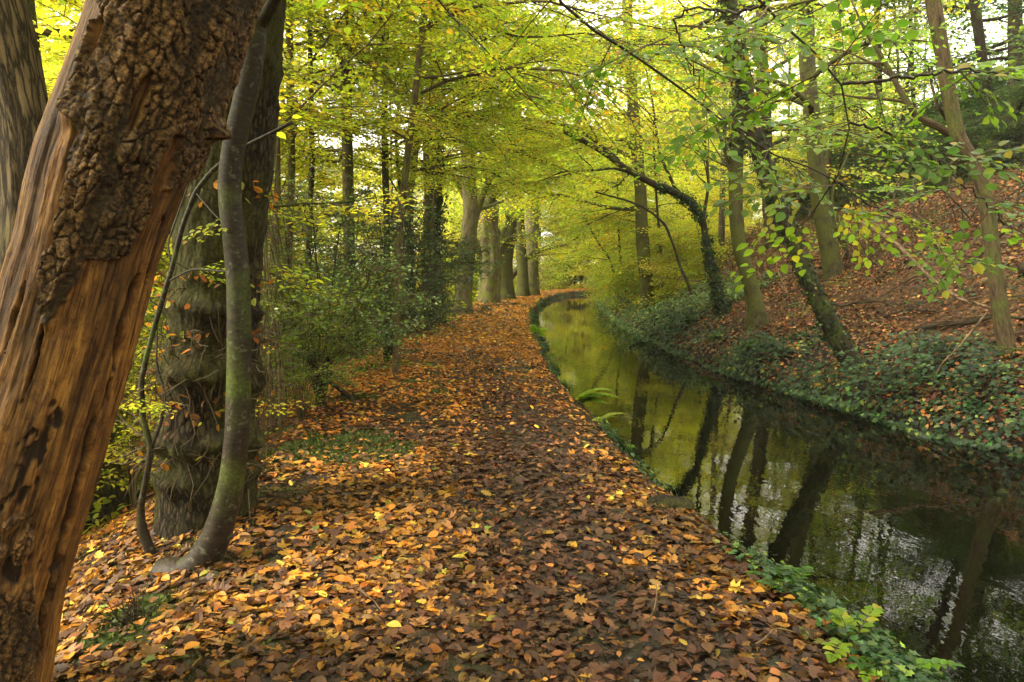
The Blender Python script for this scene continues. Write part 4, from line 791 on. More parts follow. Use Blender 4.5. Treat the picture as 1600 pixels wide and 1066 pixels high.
# --- tree behind the camera whose boughs hang into the top of the view
def overhang():
    rng = R_(80); bx, by = -2.3, -1.6; p, _ = resample(np.array([(bx, by, gnd(bx, by)-.3), (bx, by, gnd(bx, by)), (bx+.1, by+.1, 2), (bx+.3, by+.2, 4), (bx+.5, by+.3, 6), (bx+.6, by+.3, 8)]), 40)
    fk = np.array([bx+.35, by+.25, 4.6])
    L1 = [fk, (-.2, .6, 4.5), (.9, 2.0, 4.1), at(1120, -60, 3.0), at(1195, 5, 3.), at(1245, 62, 3.), at(1290, 105, 3.), at(1318, 135, 3.), at(1328, 190, 3.), at(1318, 245, 3.05), at(1298, 290, 3.1), at(1270, 335, 3.2)]
    L2 = [fk, (-.6, 1.2, 4.6), (0, 2.6, 4.1), at(860, -10, 3.6), at(905, 40, 3.6), at(955, 68, 3.6), at(1010, 100, 3.7), at(1070, 140, 3.8), at(1130, 190, 3.9), at(1200, 235, 4.0), at(1300, 280, 4.1), at(1400, 330, 4.2)]
    L3 = [at(1318, 133, 3.), at(1360, 124, 2.95), at(1430, 118, 2.9), at(1520, 108, 2.85), at(1620, 128, 2.8)]
    L4 = [at(1328, 190, 3.), at(1380, 205, 3.0), at(1450, 240, 3.0), at(1520, 300, 3.0), at(1570, 350, 3.)]
    L5 = [fk, (-.9, 1.5, 4.7), (-.5, 3.2, 4.3), at(640, -60, 4.6), at(690, 10, 4.8), at(740, 60, 5.), at(800, 120, 5.2), at(850, 180, 5.4)]
    L6 = [at(1195, 5, 3.), at(1150, 20, 3.1), at(1085, 12, 3.2), at(1050, 30, 3.3), at(1075, 90, 3.35), at(1095, 140, 3.4)]
    L7 = [at(1300, 280, 4.1), at(1360, 320, 4.3), at(1440, 360, 4.4), at(1500, 400, 4.5)]
    poly = [(L1, .024), (L2, .022), (L3, .008), (L4, .006), (L5, .022), (L6, .007), (L7, .006)]
    base = np.array([bx, by, gnd(bx, by)]); root = empty('overhanging_hazel', base, 'nearest boughs with broad green leaves hanging into the top right of the view', 'tree')
    tm, cm = MB(), MB(); tube(tm, p-base, flare(p, .16, .09, .4), 24, disp=bark_disp(.015))
    for L_, r in poly:
        q = resample(np.array(L_, float)-base, 40)[0]; q = q+rng.normal(0, .006, q.shape); tube(tm, q, np.linspace(r, .003, 40), 8)
    S = []
    for u, v, Y, du, dv in [(1040, 60, 3.3, -1, .3), (1010, 70, 3.4, 1, .3), (1240, 60, 3, -.5, .5), (1300, 110, 3., .2, -.6), (1330, 190, 3, -1, .3), (1320, 240, 3, 1, .2), (1300, 290, 3.1, -1, .1), (1275, 330, 3.15, -.4, .8), (1280, 320, 3.2, .8, .3),
                            (1430, 118, 2.9, .6, -.3), (1500, 112, 2.85, 1, .5), (1450, 240, 3, 1, .1), (1520, 300, 3, .4, .6), (1500, 290, 3, -1, .35), (1560, 345, 3, 1, .5), (1400, 330, 4.2, .8, .5), (1330, 290, 4.1, .2, .9),
                            (1200, 235, 4, -.4, .9), (1200, 235, 4, 1, -.1), (1130, 190, 3.9, 1, .1), (1130, 190, 3.9, -.7, .5), (1070, 140, 3.8, .6, -.5), (1440, 360, 4.4, .6, .8), (1500, 400, 4.5, 1, .2), (955, 68, 3.6, -.3, .8), (905, 40, 3.6, 1, -.1), (1095, 140, 3.4, .3, 1), (1060, 40, 3.3, 1, .2), (1390, 210, 3., .5, .6), (1100, 155, 3.8, 0, 1), (1230, 250, 4., .5, .7), (1270, 268, 4.05, -.5, .8), (1160, 210, 3.9, .5, .9), (1330, 300, 4.1, 1, -.2), (1300, 200, 3.0, .9, .4), (1290, 110, 3, -1, .6), (1200, 10, 3, -.5, .8), (1150, 20, 3.1, .3, 1), (860, 0, 3.6, -.8, .6), (1010, 100, 3.7, .3, -.7), (1080, 95, 3.35, 1, .3), (1365, 125, 3, .3, .8), (1480, 115, 2.9, 1, -.3), (1480, 260, 3, .8, -.3), (1545, 330, 3, -.4, .9), (1360, 320, 4.3, .3, 1), (1470, 380, 4.4, -.5, .7), (700, 20, 4.8, .5, .9), (740, 60, 5, -.8, .4), (800, 120, 5.2, .8, .5), (1520, 110, 2.85, -.6, .8), (1600, 125, 2.8, -.5, .9)]:
        S.append((at(u, v, Y)-base, [du, rng.normal(0, .5), -dv*.7]))
    P_ = np.array([s[0] for s in S]); D_ = np.array([s[1] for s in S]); up = np.array([0, -.25, 1.])+rng.normal(0, .25, (len(S), 3))
    place_sprays(cm, rng, 'near', P_, D_, up, rng.uniform(.5, .72, len(S)), [(5, (.09, .19, .02)), (4, (.14, .24, .025)), (1.5, (.25, .32, .03)), (.5, (.5, .36, .03)), (.15, (.5, .22, .02))])
    q = resample(np.array(L5, float)-base, 30)[0]; add_sprays_on(rng, cm, q[14:], 'near', 7, .55, YGREEN)
    for k in range(6): yield_limb(rng, tm, cm, limb_poly(rng, p[-1]-base, rng.uniform(-pi, pi), .5, 3), .05, 'mid', 3, 1, YGREEN, 2)
    tm.build('trunk', M['curvebark'], root, tc=True); cm.build('crown', [M['twig'], M['nearleaf']], root, smooth=False)
overhang()

def tangle(label, u, v, Y, n, L, r, bark, seed, name='bramble_thicket', cat='shrub', lean=0, up=.9):
    rng = R_(seed); x = at(u, v, Y)[0]; base = np.array([x, Y, gnd(x, Y)]); root = empty(name, base, label, cat)
    for k in range(n):
        b = np.array([rng.normal(0, L*.35), rng.normal(0, .4), 0]); b[2] = gnd(base[0]+b[0], base[1]+b[1])-base[2]-.05; q = limb_poly(rng, b, lean+rng.uniform(-pi, pi)*(.4 if lean else 1), up+rng.normal(0, .35), L*rng.uniform(.5, 1.3), n=14, droop=rng.uniform(.2, 1.6), wig=.12)
        mb = MB(); tube(mb, q, np.linspace(r*rng.uniform(.6, 1.3), r*.25, 14), 6); mb.build('stem', bark, root, tc=True)
tangle('tangle of pale bare stems growing round the grey mossy trunk on the hillside', 1335, 400, 16.6, 14, 3.2, .022, M['deadwood'], 601, up=1.15)
tangle('brown tangle of arching twigs below the hill crest', 1400, 300, 18, 22, 2.6, .014, M['brownbark'], 602)
tangle('thin bare stems between the arching ivy tree and the upright ivy tree', 1150, 450, 18.5, 14, 2.6, .014, M['deadwood'], 603, up=1.1)
tangle('dark twiggy undergrowth at the right end of the hill crest', 1520, 270, 15, 24, 2.0, .014, M['darkbark'], 604)
tangle('pale twigs among the saplings on the far bank', 1040, 470, 26, 14, 2.4, .016, M['deadwood'], 605, up=.8)
tangle('arching bramble stems rising from the leaves right of the leaning ivy tree', 1400, 480, 10.5, 9, 1.2, .006, M['deadwood'], 606, up=.7)
tangle('few thin dead stems sticking out of the ivy at the right edge', 1500, 620, 7.6, 7, .9, .005, M['deadwood'], 607, up=.6)

# --- holly and shrubs on the left
def shrub(name, label, cat, base_uv, Y, stems, kind, palette, n_sub, dens, scale, leafmat, bark, seed, stem_r=.02):
    rng = R_(seed); x, _, _ = at(*base_uv, Y); base = np.array([x, Y, gnd(x, Y)]); root = empty(name, base, label, cat); sm, cm = MB(), MB()
    for px in stems:
        q = resample(np.array([[0, 0, -.15]]+[list(at(u, v, Y+dy)-base) for u, v, dy in px]), 24)[0]
        sm2 = MB(); tube(sm2, q, np.linspace(stem_r, stem_r*.3, 24), 7); sm2.build('stem', bark, root, tc=True)
        tb = MB(); yield_limb(rng, tb, cm, q, stem_r*.4, kind, dens, scale, palette, n_sub)
        cm.add(np.concatenate(tb.v), np.concatenate([np.concatenate(f) for (k, _), f in tb.f.items() if k == 4]), 0, (.05, .04, .03))
    cm.build('foliage', [M['twig'], M[leafmat]], root, smooth=False)
    return root
rs = R_(90)
def fan(cx, cy, n, spread_u, top0, top1, dy):
    out = []
    for k in range(n):
        f = (k+.5)/n*2-1; u1 = cx+f*spread_u+rs.normal(0, 12); v1 = rs.uniform(top0, top1); d = rs.uniform(-dy, dy)
        out.append([(cx+f*spread_u*.2, cy-40, d*.2), (cx+f*spread_u*.6+rs.normal(0, 8), (cy+v1)/2, d*.6), (u1, v1, d), (u1+f*30, v1+20, d*1.1)])
    return out
shrub('holly_bush', 'large dark green holly bush with bluish glossy leaves left of the thin verge tree', 'bush', (600, 560), 11.9, fan(612, 560, 10, 70, 290, 470, .8), 'holly', [(3, (.035, .09, .045)), (3, (.06, .13, .05)), (1.8, (.12, .21, .045))], 6, 6.5, 1.0, 'holly', M['darkbark'], 91)
shrub('holly_bush', 'tall dark green holly thicket behind the curved grey beech stem', 'bush', (500, 600), 8.2, fan(500, 600, 13, 105, 270, 500, .9), 'holly', [(3, (.06, .14, .035)), (3, (.11, .21, .04)), (2, (.24, .34, .045))], 3, 4.4, .85, 'holly', M['darkbark'], 92, .015)
shrub('elder_bush', 'low tangled green shrub under the holly on the edge of the drop', 'bush', (470, 640), 7.4, fan(470, 640, 9, 80, 420, 560, .5), 'mid', [(3, (.08, .15, .02)), (3, (.15, .23, .025)), (1, (.3, .34, .03))], 3, 4, .5, 'leaf', M['brownbark'], 93, .008)
shrub('hazel_shrub', 'loose yellow green shrub in the gap between split trunk and mossy oak', 'bush', (205, 740), 5.9, fan(205, 740, 8, 60, 380, 640, .5), 'mid', YELLOW, 3, 3.2, .6, 'leaf', M['brownbark'], 94, .008)
def bent_bough():
    rng = R_(95); pts = np.array([at(u, v, 8.3) for u, v in [(560, 645), (548, 622), (525, 604), (502, 590), (482, 572), (486, 545), (496, 510)]]); pts[0] = hit(560, 640)-[0, 0, .03]; base = pts[0].copy()
    mb = MB(); tube(mb, resample(pts-base, 40)[0], np.linspace(.03, .014, 40), 10, disp=bark_disp(.005, 2))
    o = mb.build('fallen_bough', M['darkbark'], tc=True); o.location = base; tag(o, 'dark bent bough curving up from the leafy verge below the holly', 'branch')
bent_bough()
def coppice():
    rng = R_(96); x, Y = at(420, 640, 7.0)[0], 7.0; base = np.array([x, Y, gnd(x, Y)]); root = empty('coppice_hazel', base, 'clump of thin upright bare hazel stems beside the curved grey beech', 'shrub')
    for k in range(16):
        u = 396+k*3.4+rng.normal(0, 2); y = 7+rng.uniform(-.5, .7); b = at(u, 640, y); b[2] = gnd(b[0], b[1])-.1
        q = resample(np.array([b, b+[rng.normal(0, .03), 0, .9], b+[rng.normal(0, .1), 0, 1.9], b+[rng.normal(0, .3), rng.normal(0, .2), 3.2]]), 16)[0]
        mb = MB(); tube(mb, q-base, np.linspace(rng.uniform(.008, .016), .005, 16), 6); mb.build('stem', M['brownbark'], root, tc=True)
coppice()
for k, (u, v, Y, r) in enumerate([(430, 640, 9.5, .045), (452, 620, 11.5, .065), (484, 600, 13.0, .055)]):
    simple('beech_tree', ['slim trunk among the bare hazel stems', 'brown trunk behind the hazel stems and below the holly thicket', 'mossy trunk right of the brown one below the holly thicket'][k], [(u, v), (u+2, v-90), (u-3, v-200), (u+4, v-350), (u, v-560)], r, r*.6, M['brownbark' if k < 2 else 'mossbark'], 100+k, 11, Y=Y, limbs=[LB(18, 3.0, 8, 3.2, sp=2.8)], kind='mid', palette=YGREEN, dens=5)

# --- background trees: prototypes then copies
PROTO = []
def proto(seed, h, r, palette, bark, zlo, n, L, dens=2.6, kind='far', lean=.6):
    rng = R_(seed); x = rng.normal(0, lean, 2); pts = resample(np.array([(0, 0, -1.2), (0, 0, 0), (x[0]*.2, x[1]*.2, h*.25), (x[0]*.6, x[1]*.6, h*.5), (x[0], x[1], h*.8), (x[0]*1.2, x[1], h)]), 40)[0]
    tm, cm = MB(), MB(); rad = flare(pts, r, r*.25, .4); tube(tm, pts, rad, 12, disp=bark_disp(r*.12, 1, seed))
    ok = np.where(pts[:, 2] > zlo)[0]
    for k in range(n):
        i = rng.choice(ok); fr = 1-.55*(pts[i, 2]/h); yield_limb(rng, tm, cm, limb_poly(rng, pts[i], rng.uniform(-pi, pi), .35+.3*rng.normal(), L*fr*rng.uniform(.7, 1.2), droop=.5), min(rad[i]*.5, .05), kind, dens, 1.0, palette, 3)
    return tm, cm, bark
def make_proto(args):
    tm, cm, bark = proto(*args[0], **args[1]); root = empty('woodland_tree', (0, 0, -200)); a = tm.build('trunk', bark, root, tc=True); b = cm.build('crown', [M['twig'], M['leaf']], root, smooth=False)
    return [root, a, b, False]
PR = {'slope': make_proto(((209, 9, .08, YELLOW, M['brownbark'], .8, 34, 3.2), dict(dens=4, kind='mid'))), 'sbush': make_proto(((210, 2.6, .025, YGREEN, M['brownbark'], .2, 28, 1.3), dict(dens=6, lean=.3, kind='mid'))), 'yellow1': make_proto(((201, 13, .12, YELLOW, M['brownbark'], 1.4, 34, 4.2), {})), 'yellow2': make_proto(((202, 10, .10, YELLOW, M['beechbark'], 1.0, 30, 3.6), {})),
      'green1': make_proto(((203, 15, .14, YGREEN, M['beechbark'], 2.2, 34, 4.6), {})), 'green2': make_proto(((204, 12, .09, YGREEN, M['brownbark'], 1.6, 32, 4.0), {})),
      'thin1': make_proto(((205, 13, .10, GREEN, M['darkbark'], 3.6, 18, 3.0), dict(dens=1.8))), 'hbush': make_proto(((211, 2.6, .025, DGREEN, M['darkbark'], .2, 30, 1.5), dict(dens=5, lean=.3, kind='mid'))), 'thin2': make_proto(((206, 15, .13, GREEN, M['brownbark'], 4.5, 20, 3.4), dict(dens=1.8))),
      'bush': make_proto(((207, 3.2, .03, YGREEN, M['brownbark'], .25, 30, 1.6), dict(dens=5, lean=.3))), 'dense1': make_proto(((208, 14, .2, YELLOW, M['brownbark'], 1.0, 46, 5.0), dict(dens=3, kind='vfar')))}
rb = R_(300)
def put(kind, x, y, label, group, s=1.0, cat='tree', name='woodland_tree'):
    P_ = PR[kind]; loc = (x, y, gnd(x, y)); 
    if not P_[3]: root, P_[3] = P_[0], True
    else:
        root = P_[0].copy(); COL.objects.link(root)
        for ch in P_[1:3]: c = ch.copy(); COL.objects.link(c); c.parent = root
    root.name = name; root.location = loc; root.rotation_euler = (0, 0, rb.uniform(0, 2*pi)); root.scale = (s, s, s*rb.uniform(.9, 1.15)); tag(root, label, cat, group)
ORD = ['first', 'second', 'third', 'fourth', 'fifth', 'sixth', 'seventh', 'eighth', 'ninth', 'tenth', 'eleventh', 'twelfth', 'thirteenth', 'fourteenth', 'fifteenth', 'sixteenth', 'seventeenth', 'eighteenth', 'nineteenth', 'twentieth']
def ordinal(i): return ORD[i] if i < 20 else ('twenty ' if i < 29 else 'thirty ')+ORD[(i-20) % 10] if i not in (29,) else 'thirtieth'
def number_row(group):
    os_ = sorted([o for o in bpy.data.objects if o.get('group') == group and o.parent is None], key=lambda o: o.location.x/max(o.location.y, .1))
    for i, o in enumerate(os_): o['label'] = o['label']+', '+ordinal(i)+' from the left'
def row(kinds, n, yr, dr, side, label, group, s=(.85, 1.2), mind=1.6, cat='tree', name='woodland_tree'):
    got = []
    for _ in range(n*12):
        if len(got) >= n: break
        y = rb.uniform(*yr); d = rb.uniform(*dr); x = float(XL(y))-d if side == 'L' else float(XR(y))+d
        if -5.5 < d < .6: continue
        if all(math.hypot(x-a, y-b) > mind for a, b in got): got.append((x, y)); put(kinds[len(got) % len(kinds)], x, y, label, group, rb.uniform(*s), cat, name)
    number_row(group)
row(['slope'], 13, (7, 22), (7.5, 16), 'L', 'yellow green tree growing on the slope below the towpath', 'trees on the slope below the towpath', mind=2.2)
row(['yellow1', 'green1', 'yellow2', 'green2'], 22, (18, 60), (5.6, 20), 'L', 'leafy tree in the wood left of the old row', 'trees in the wood left of the path', mind=2.6)
row(['dense1', 'yellow1'], 10, (6, 60), (24, 44), 'L', 'pale yellow tree far down in the valley on the left', 'trees far down in the valley', (1., 1.5), mind=5)
row(['yellow1', 'green1', 'yellow2'], 10, (30, 66), (1.4, 7), 'R', 'young tree leaning out from the far bank towards the bend', 'trees along the far bank before the bend', mind=2.4)
row(['thin1', 'thin2', 'green2'], 13, (14, 60), (7, 20), 'R', 'thin tree standing on the wooded hillside', 'trees on the hillside', mind=2.2)
row(['thin2', 'thin1'], 6, (12, 60), (20, 36), 'R', 'distant tree beyond the crest of the hillside', 'trees beyond the hill crest', mind=3)
row(['dense1', 'green1', 'yellow1'], 22, (68, 120), (-22, 24), 'L', 'yellow green tree closing the view beyond the bend', 'trees closing the view beyond the bend', (1., 1.4), mind=4)
for k, (x_, y_, kd) in enumerate([(-3.5, -5, 'green1'), (1.0, -7, 'green1'), (-7.5, -2, 'yellow1'), (-1.5, -11, 'green1'), (8.5, -2, 'green1'), (10.5, 3, 'green2'), (9.5, -8, 'green1'), (-6, -9, 'yellow1')]):  # unseen trees, added out of frame to shade the near ground
    put(kd, x_, y_, 'leafy tree added out of view around the viewer to shade the near ground', 'unseen trees added for shade around the viewer', 1.1)
row(['bush'], 14, (20, 60), (5.2, 10), 'L', 'low leafy bush under the trees left of the path', 'bushes left of the path', mind=1.3, cat='bush', name='woodland_bush')
row(['sbush'], 24, (5, 16), (6, 12), 'L', 'yellow green bush on the slope below the towpath', 'bushes on the slope below the towpath', mind=1.2, cat='bush', name='woodland_bush')
row(['bush'], 18, (22, 60), (.7, 4), 'R', 'pale green bush overhanging the far bank', 'bushes on the far bank', (.5, .9), mind=1.3, cat='bush', name='woodland_bush')
row(['bush'], 20, (66, 95), (-20, 12), 'L', 'yellow green bush beyond the bend of the canal', 'bushes beyond the bend', (1., 1.6), mind=1.6, cat='bush', name='woodland_bush')
row(['hbush'], 34, (10, 34), (8.5, 16), 'R', 'dark scrubby bush along the hill crest', 'bushes along the hill crest', (.7, 1.1), mind=1.3, cat='bush', name='woodland_bush')
row(['dense1', 'yellow1', 'green1'], 16, (64, 84), (3.8, 22), 'L', 'yellow tree standing just beyond the bend of the canal', 'trees just beyond the bend', (.9, 1.3), mind=2.4)
row(['bush'], 12, (44, 60), (.1, 2.4), 'R', 'bushy growth overhanging the far bank at the bend', 'bushes at the bend', (.7, 1.1), mind=1.1, cat='bush', name='woodland_bush')
row(['yellow1', 'yellow2', 'green2'], 9, (50, 64), (.8, 8), 'R', 'yellow green tree standing on the far bank at the bend', 'trees at the bend', (.8, 1.1), mind=2.0)

# ------------------------------------------------------------------ small things
def stick(name, label, px, r, bark, cat='branch', off=.03, seed=0, group=None, ys=None, twigs=0):
    rng = R_(seed+500); pts = np.array([hit(u, v)+[0, 0, off] for u, v in px]) if ys is None else np.array([at(u, v, y) for (u, v), y in zip(px, ys)])
    base = pts[0].copy(); q = resample(pts-base, 30)[0]; mb = MB(); tube(mb, q, np.linspace(r, r*.35, 30), 9, disp=bark_disp(r*.25, 2, seed))
    for _ in range(twigs):
        i = rng.integers(6, 28); w_ = limb_poly(rng, q[i], rng.uniform(-pi, pi), rng.uniform(-.1, .7), rng.uniform(.2, .8), n=6); tube(mb, w_, np.linspace(r*.3, .003, 6), 4)
    o = mb.build(name, bark, tc=True); o.location = base; return tag(o, label, cat, group)
stick('fallen_branch', 'long bare pale branch propped against the forked tree on the hillside', [(1340, 345), (1400, 380), (1450, 432), (1500, 468), (1548, 482)], .045, M['deadwood'], ys=[13.2, 12.2, 11, 10, 9.3], seed=1, twigs=3)
stick('fallen_log', 'dark mossy fallen bough lying across the leaves left of the forked tree', [(1430, 522), (1470, 515), (1510, 512), (1560, 500), (1600, 506)], .042, M['darkbark'], off=.07, seed=2, twigs=4)
stick('fallen_log', 'dark rotting log below the hill crest right of the forked tree', [(1600, 430), (1640, 440), (1700, 455)], .12, M['darkbark'], off=.1, seed=3)
stick('fallen_branch', 'thin grey branch leaning down into the ivy below the forked tree', [(1542, 490), (1500, 540), (1470, 570), (1455, 600), (1425, 625)], .016, M['deadwood'], ys=[9.1, 8.9, 8.9, 8.9, 9.0], seed=4, twigs=1)
stick('fallen_branch', 'dark branch half buried in leaves above the ivy bank', [(1380, 500), (1420, 488), (1465, 492)], .03, M['darkbark'], off=.05, seed=5, twigs=4)
stick('fallen_branch', 'pale dead branch lying behind the bent sapling on the far bank', [(1020, 478), (1050, 470), (1080, 456), (1110, 440)], .05, M['deadwood'], ys=[26, 25, 24, 23], seed=6, twigs=5)
stick('fallen_branch', 'thin sticks piled on the slope above the leaf carpet, beside the grey beech', [(1165, 440), (1130, 425), (1105, 430)], .03, M['deadwood'], ys=[19, 19.5, 20], seed=7, twigs=6)
for k, (u, v, a, L) in enumerate([(612, 712, .3, .18), (430, 783, -.5, .3), (690, 860, 1.2, .2), (1105, 868, .9, .2), (1010, 985, .5, .25), (560, 930, 2.2, .25), (940, 800, 1.9, .16), (770, 990, .2, .22), (1180, 1020, 1.0, .3), (350, 790, .9, .35)]):
    h0 = hit(u, v); mb = MB(); q = limb_poly(R_(k+700), (0, 0, 0), a, .04, L, n=7, droop=.05); tube(mb, q, np.linspace(.006, .0025, 7), 6)
    o = mb.build('twig', M['deadwood'], tc=True); o.location = h0+[0, 0, .035]; tag(o, 'short dry twig lying among the fallen leaves', 'twig', 'dry twigs on the path')
rq = R_(900)
for k in range(22):
    y = rq.uniform(8, 22); x = float(XR(y))+rq.uniform(1.2, 8); q = limb_poly(rq, (0, 0, 0), rq.uniform(-pi, pi), 0, rq.uniform(.8, 2.6), n=12, droop=0, wig=.25)
    w_ = q+[x, y, 0]; q[:, 2] = H(w_[:, 0], w_[:, 1])-gnd(x, y)+rq.uniform(.02, .1)+np.linspace(0, rq.uniform(-.05, .35), 12); mb = MB(); r = rq.uniform(.008, .028); tube(mb, q, np.linspace(r, r*.3, 12), 7)
    for _ in range(4): j = rq.integers(3, 11); tube(mb, limb_poly(rq, q[j], rq.uniform(-pi, pi), rq.uniform(0, .9), rq.uniform(.2, .6), n=6), np.linspace(r*.4, .003, 6), 4)
    o = mb.build('fallen_branch', M['darkbark' if k % 3 else 'deadwood'], tc=True); o.location = (x, y, gnd(x, y)); tag(o, 'thin dead branch lying on the leafy hillside across the canal', 'branch', 'dead branches on the hillside')
def stone(name, label, u, v, s, mat, seed):
    h0 = hit(u, v); n1, n2 = 24, 40; th = np.linspace(.02, pi-.02, n1); ph = np.linspace(0, 2*pi, n2, endpoint=False); T_, Pp = np.meshgrid(th, ph, indexing='ij')
    d = np.stack([np.sin(T_)*np.cos(Pp), np.sin(T_)*np.sin(Pp), np.cos(T_)], -1); r = .75+.5*fbm(d*1.8+seed, 3, seed)+.1*fbm(d*7, 2, seed); V = d*r[..., None]*np.array(s)
    i = np.arange(n1-1)[:, None]*n2; j = np.arange(n2)[None]; j2 = (j+1) % n2; f = np.stack([i+j, i+n2+j, i+n2+j2, i+j2], -1).reshape(-1, 4)
    mb = MB(); mb.add(V, f); o = mb.build(name, mat, tc=True); o.location = h0+[0, 0, s[2]*.3]; return tag(o, label, 'stone')
stone('mossy_stone', 'small dark mossy stone on the left side of the path', 672, 573, (.12, .09, .06), M['darkbark'], 3)
stone('mossy_stone', 'flat mossy edging stone at the canal edge of the path', 1045, 792, (.16, .12, .05), M['mossbark'], 5)
# small stones trodden into the mud near the water edge
rp = R_(950); mb = MB()
for k in range(220):
    y = rp.uniform(2, 7); x = float(XL(y))-rp.uniform(.35, 1.7); r = rp.uniform(.004, .014); n1, n2 = 5, 7
    th, ph = np.meshgrid(np.linspace(.05, pi-.05, n1), np.linspace(0, 2*pi, n2, endpoint=False), indexing='ij')
    d = np.stack([np.sin(th)*np.cos(ph)*rp.uniform(.8, 1.5), np.sin(th)*np.sin(ph), np.cos(th)*.6], -1)*r*rp.uniform(.8, 1.2, (n1, n2, 1))+[x, y, gnd(x, y)+.006]
    i = np.arange(n1-1)[:, None]*n2; j = np.arange(n2)[None]; j2 = (j+1) % n2; c = rp.uniform(.02, .08); mb.add(d, np.stack([i+j, i+n2+j, i+n2+j2, i+j2], -1).reshape(-1, 4), 0, (c, c*.93, c*.8))
tag(mb.build('gravel', M['litter']), 'small grey stones trodden into the mud of the towpath', 'gravel', kind='stuff')
# leafy seedlings, ferns and sprigs
def seedling(label, u, v, h, n, leaf, palette, seed, Y=None, cat='plant', name='elder_seedling', group=None, pin=3):
    rng = R_(seed); b = hit(u, v) if Y is None else np.array([at(u, v, Y)[0], Y, gnd(at(u, v, Y)[0], Y)]); root = empty(name, b, label, cat, group); sm, lm = MB(), MB(); P_, D_, Z_ = [], [], []
    for k in range(n):
        a = rng.uniform(-pi, pi); el = rng.uniform(.5, 1.35); q = limb_poly(rng, (0, 0, -.01), a, el, h*rng.uniform(.6, 1.1), n=9, droop=1.1, wig=.08); tube(sm, q, np.linspace(.0035, .0015, 9), 5)
        for i in range(3, 9):
            d = unit(q[min(i, 8)]-q[i-1]); side = unit(np.cross(d, [0, 0, 1]))
            for s_ in (-1, 1): P_.append(q[i]); D_.append(side*s_+d*.55+[0, 0, .1]); Z_.append(leaf*rng.uniform(.7, 1.1)*(1-.25*abs(i-6)/3))
        P_.append(q[-1]); D_.append(unit(q[-1]-q[-2])); Z_.append(leaf)
    m = len(P_); add_leaves(lm, np.array(P_), np.array(D_), np.array([0, 0, 1.])+rng.normal(0, .2, (m, 3)), np.array(Z_), 'beech', pal(rng, m, palette, .08), curl=rng.normal(.2, .2, m))
    sm.build('stem', M['twig'], root, tc=True); lm.build('foliage', M['nearleaf'], root, smooth=False)
BRT = [(3, (.16, .30, .02)), (2, (.24, .36, .025)), (.5, (.4, .4, .04))]; MIDG = [(3, (.07, .15, .03)), (2, (.11, .21, .03))]
seedling('bright green elder seedling leaning over the water at the bottom of the canal edge', 1330, 1018, .26, 4, .06, BRT, 1)
seedling('darker green elder seedling nearest the water at the bottom edge', 1398, 1052, .22, 4, .055, MIDG+BRT[:1], 2)
seedling('small bright green sprig between the two elder seedlings', 1362, 1045, .14, 3, .04, BRT, 3)
seedling('green bramble sprig on the towpath edge above the elder seedlings', 1235, 935, .22, 4, .055, MIDG, 4, name='bramble')
seedling('bramble leaves spilling over the towpath edge, upper of two', 1200, 905, .18, 3, .045, MIDG+BRT[:1], 5, name='bramble')
seedling('low weed at the bottom edge of the picture beside the water', 1420, 1064, .16, 3, .045, MIDG, 6, name='weed')
seedling('yellow leaved sprig hanging over the water from the far ivy bank', 1305, 600, .5, 6, .075, [(1, (.55, .42, .03)), (1, (.6, .3, .02))], 7, name='yellow_sprig')
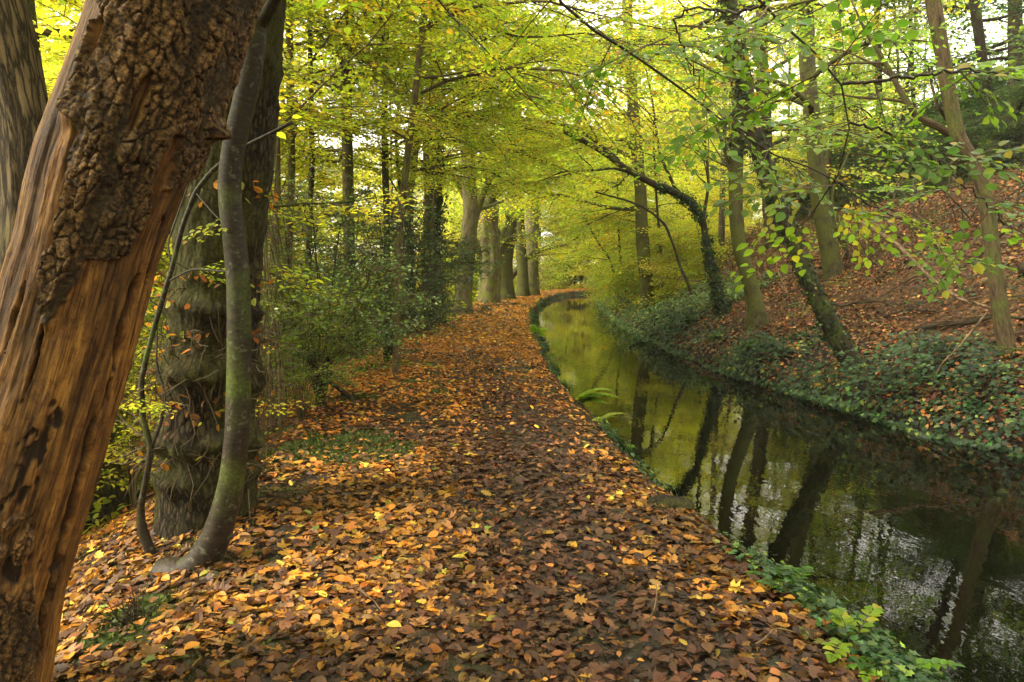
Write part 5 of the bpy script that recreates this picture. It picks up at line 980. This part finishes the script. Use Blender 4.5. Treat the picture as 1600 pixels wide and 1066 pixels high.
def fern(label, u, v, n, L, palette, seed):
    rng = R_(seed); b = hit(u, v); root = empty('fern', b, label, 'fern'); sm, lm = MB(), MB(); P_, D_, Z_ = [], [], []
    for k in range(n):
        a = E+rng.normal(0, 1.0); q = limb_poly(rng, (0, 0, 0), a, rng.uniform(.5, 1.1), L*rng.uniform(.6, 1.1), n=16, droop=1.3, wig=.04); tube(sm, q, np.linspace(.004, .0015, 16), 4)
        for i in range(2, 16):
            d = unit(q[i]-q[i-1]); side = unit(np.cross(d, [0, 0, 1])); z = L*.26*(1-(i/16)**1.5)+.01
            for s_ in (-1, 1):
                for f_ in (0, .5): P_.append(q[i]-(q[i]-q[i-1])*f_); D_.append(side*s_+d*.4+[0, 0, -.12]); Z_.append(z)
    m = len(P_); v_, f_ = SHAPES['fold']; SHAPES['fern'] = (v_*np.array([1, .45, 1]), f_); add_leaves(lm, np.array(P_), np.array(D_), np.array([0, 0, 1.])+rng.normal(0, .12, (m, 3)), np.array(Z_), 'fern', pal(rng, m, palette, .08))
    sm.build('stem', M['twig'], root, tc=True); lm.build('frond', M['nearleaf'], root, smooth=False)
fern('bright green fern leaning out over the water midway along the towpath edge', 905, 630, 6, .6, BRT, 11)
fern('yellowing fern just nearer than the bright green one at the water edge', 935, 662, 4, .35, [(1, (.3, .34, .04)), (1, (.2, .3, .03))], 12)
fern('pale green fern on the towpath edge where the canal narrows', 838, 522, 5, .7, BRT, 13)
for k, (u, v) in enumerate([(1110, 545), (1160, 560), (1075, 520)]): fern(['fern on the far bank below the upright ivy tree', 'fern on the far bank left of the leaning ivy tree', 'fern on the far bank below the bent sapling'][k], u, v-12, 9, .7, MIDG, 14+k)
def tuft():
    rng = R_(31); b = hit(205, 975); root = MB()
    for k in range(70):
        a = rng.uniform(-pi, pi); tube(root, limb_poly(rng, (rng.normal(0, .03), rng.normal(0, .03), -.02), a, rng.uniform(.6, 1.4), rng.uniform(.08, .24), n=5, droop=.3, wig=.25), np.linspace(.003, .001, 5), 3)
    o = root.build('twig_tuft', M['darkbark'], tc=True); o.location = b; tag(o, 'dark bristly tuft of dead twigs between the split trunk and the curved beech foot', 'plant')
tuft()
for o in list(bpy.data.objects):
    if o.type == 'EMPTY' and o.location.z < -150:
        for c in list(o.children): bpy.data.objects.remove(c)
        bpy.data.objects.remove(o)

# ------------------------------------------------------------------ the damp air under the trees
def haze():
    x0, x1, y0, y1, z0, z1 = -520, 640, -70, 960, -12, 40
    v = np.array([(a, b, c) for a in (x0, x1) for b in (y0, y1) for c in (z0, z1)], float); mb = MB(); mb.add(v, [(0, 1, 3, 2), (4, 6, 7, 5), (0, 4, 5, 1), (2, 3, 7, 6), (0, 2, 6, 4), (1, 5, 7, 3)])
    m, t, n, l = newmat('damp_air'); p = N(t, 'ShaderNodeVolumePrincipled', i_Density=HAZE); p.inputs['Color'].default_value = (.95, .95, .9, 1); o = n.new('ShaderNodeOutputMaterial'); l.new(p.outputs[0], o.inputs['Volume'])
    tag(mb.build('haze', m), 'thin damp haze hanging in the far tree tunnel', 'haze', kind='stuff')
HAZE = .0007
if HAZE: haze()
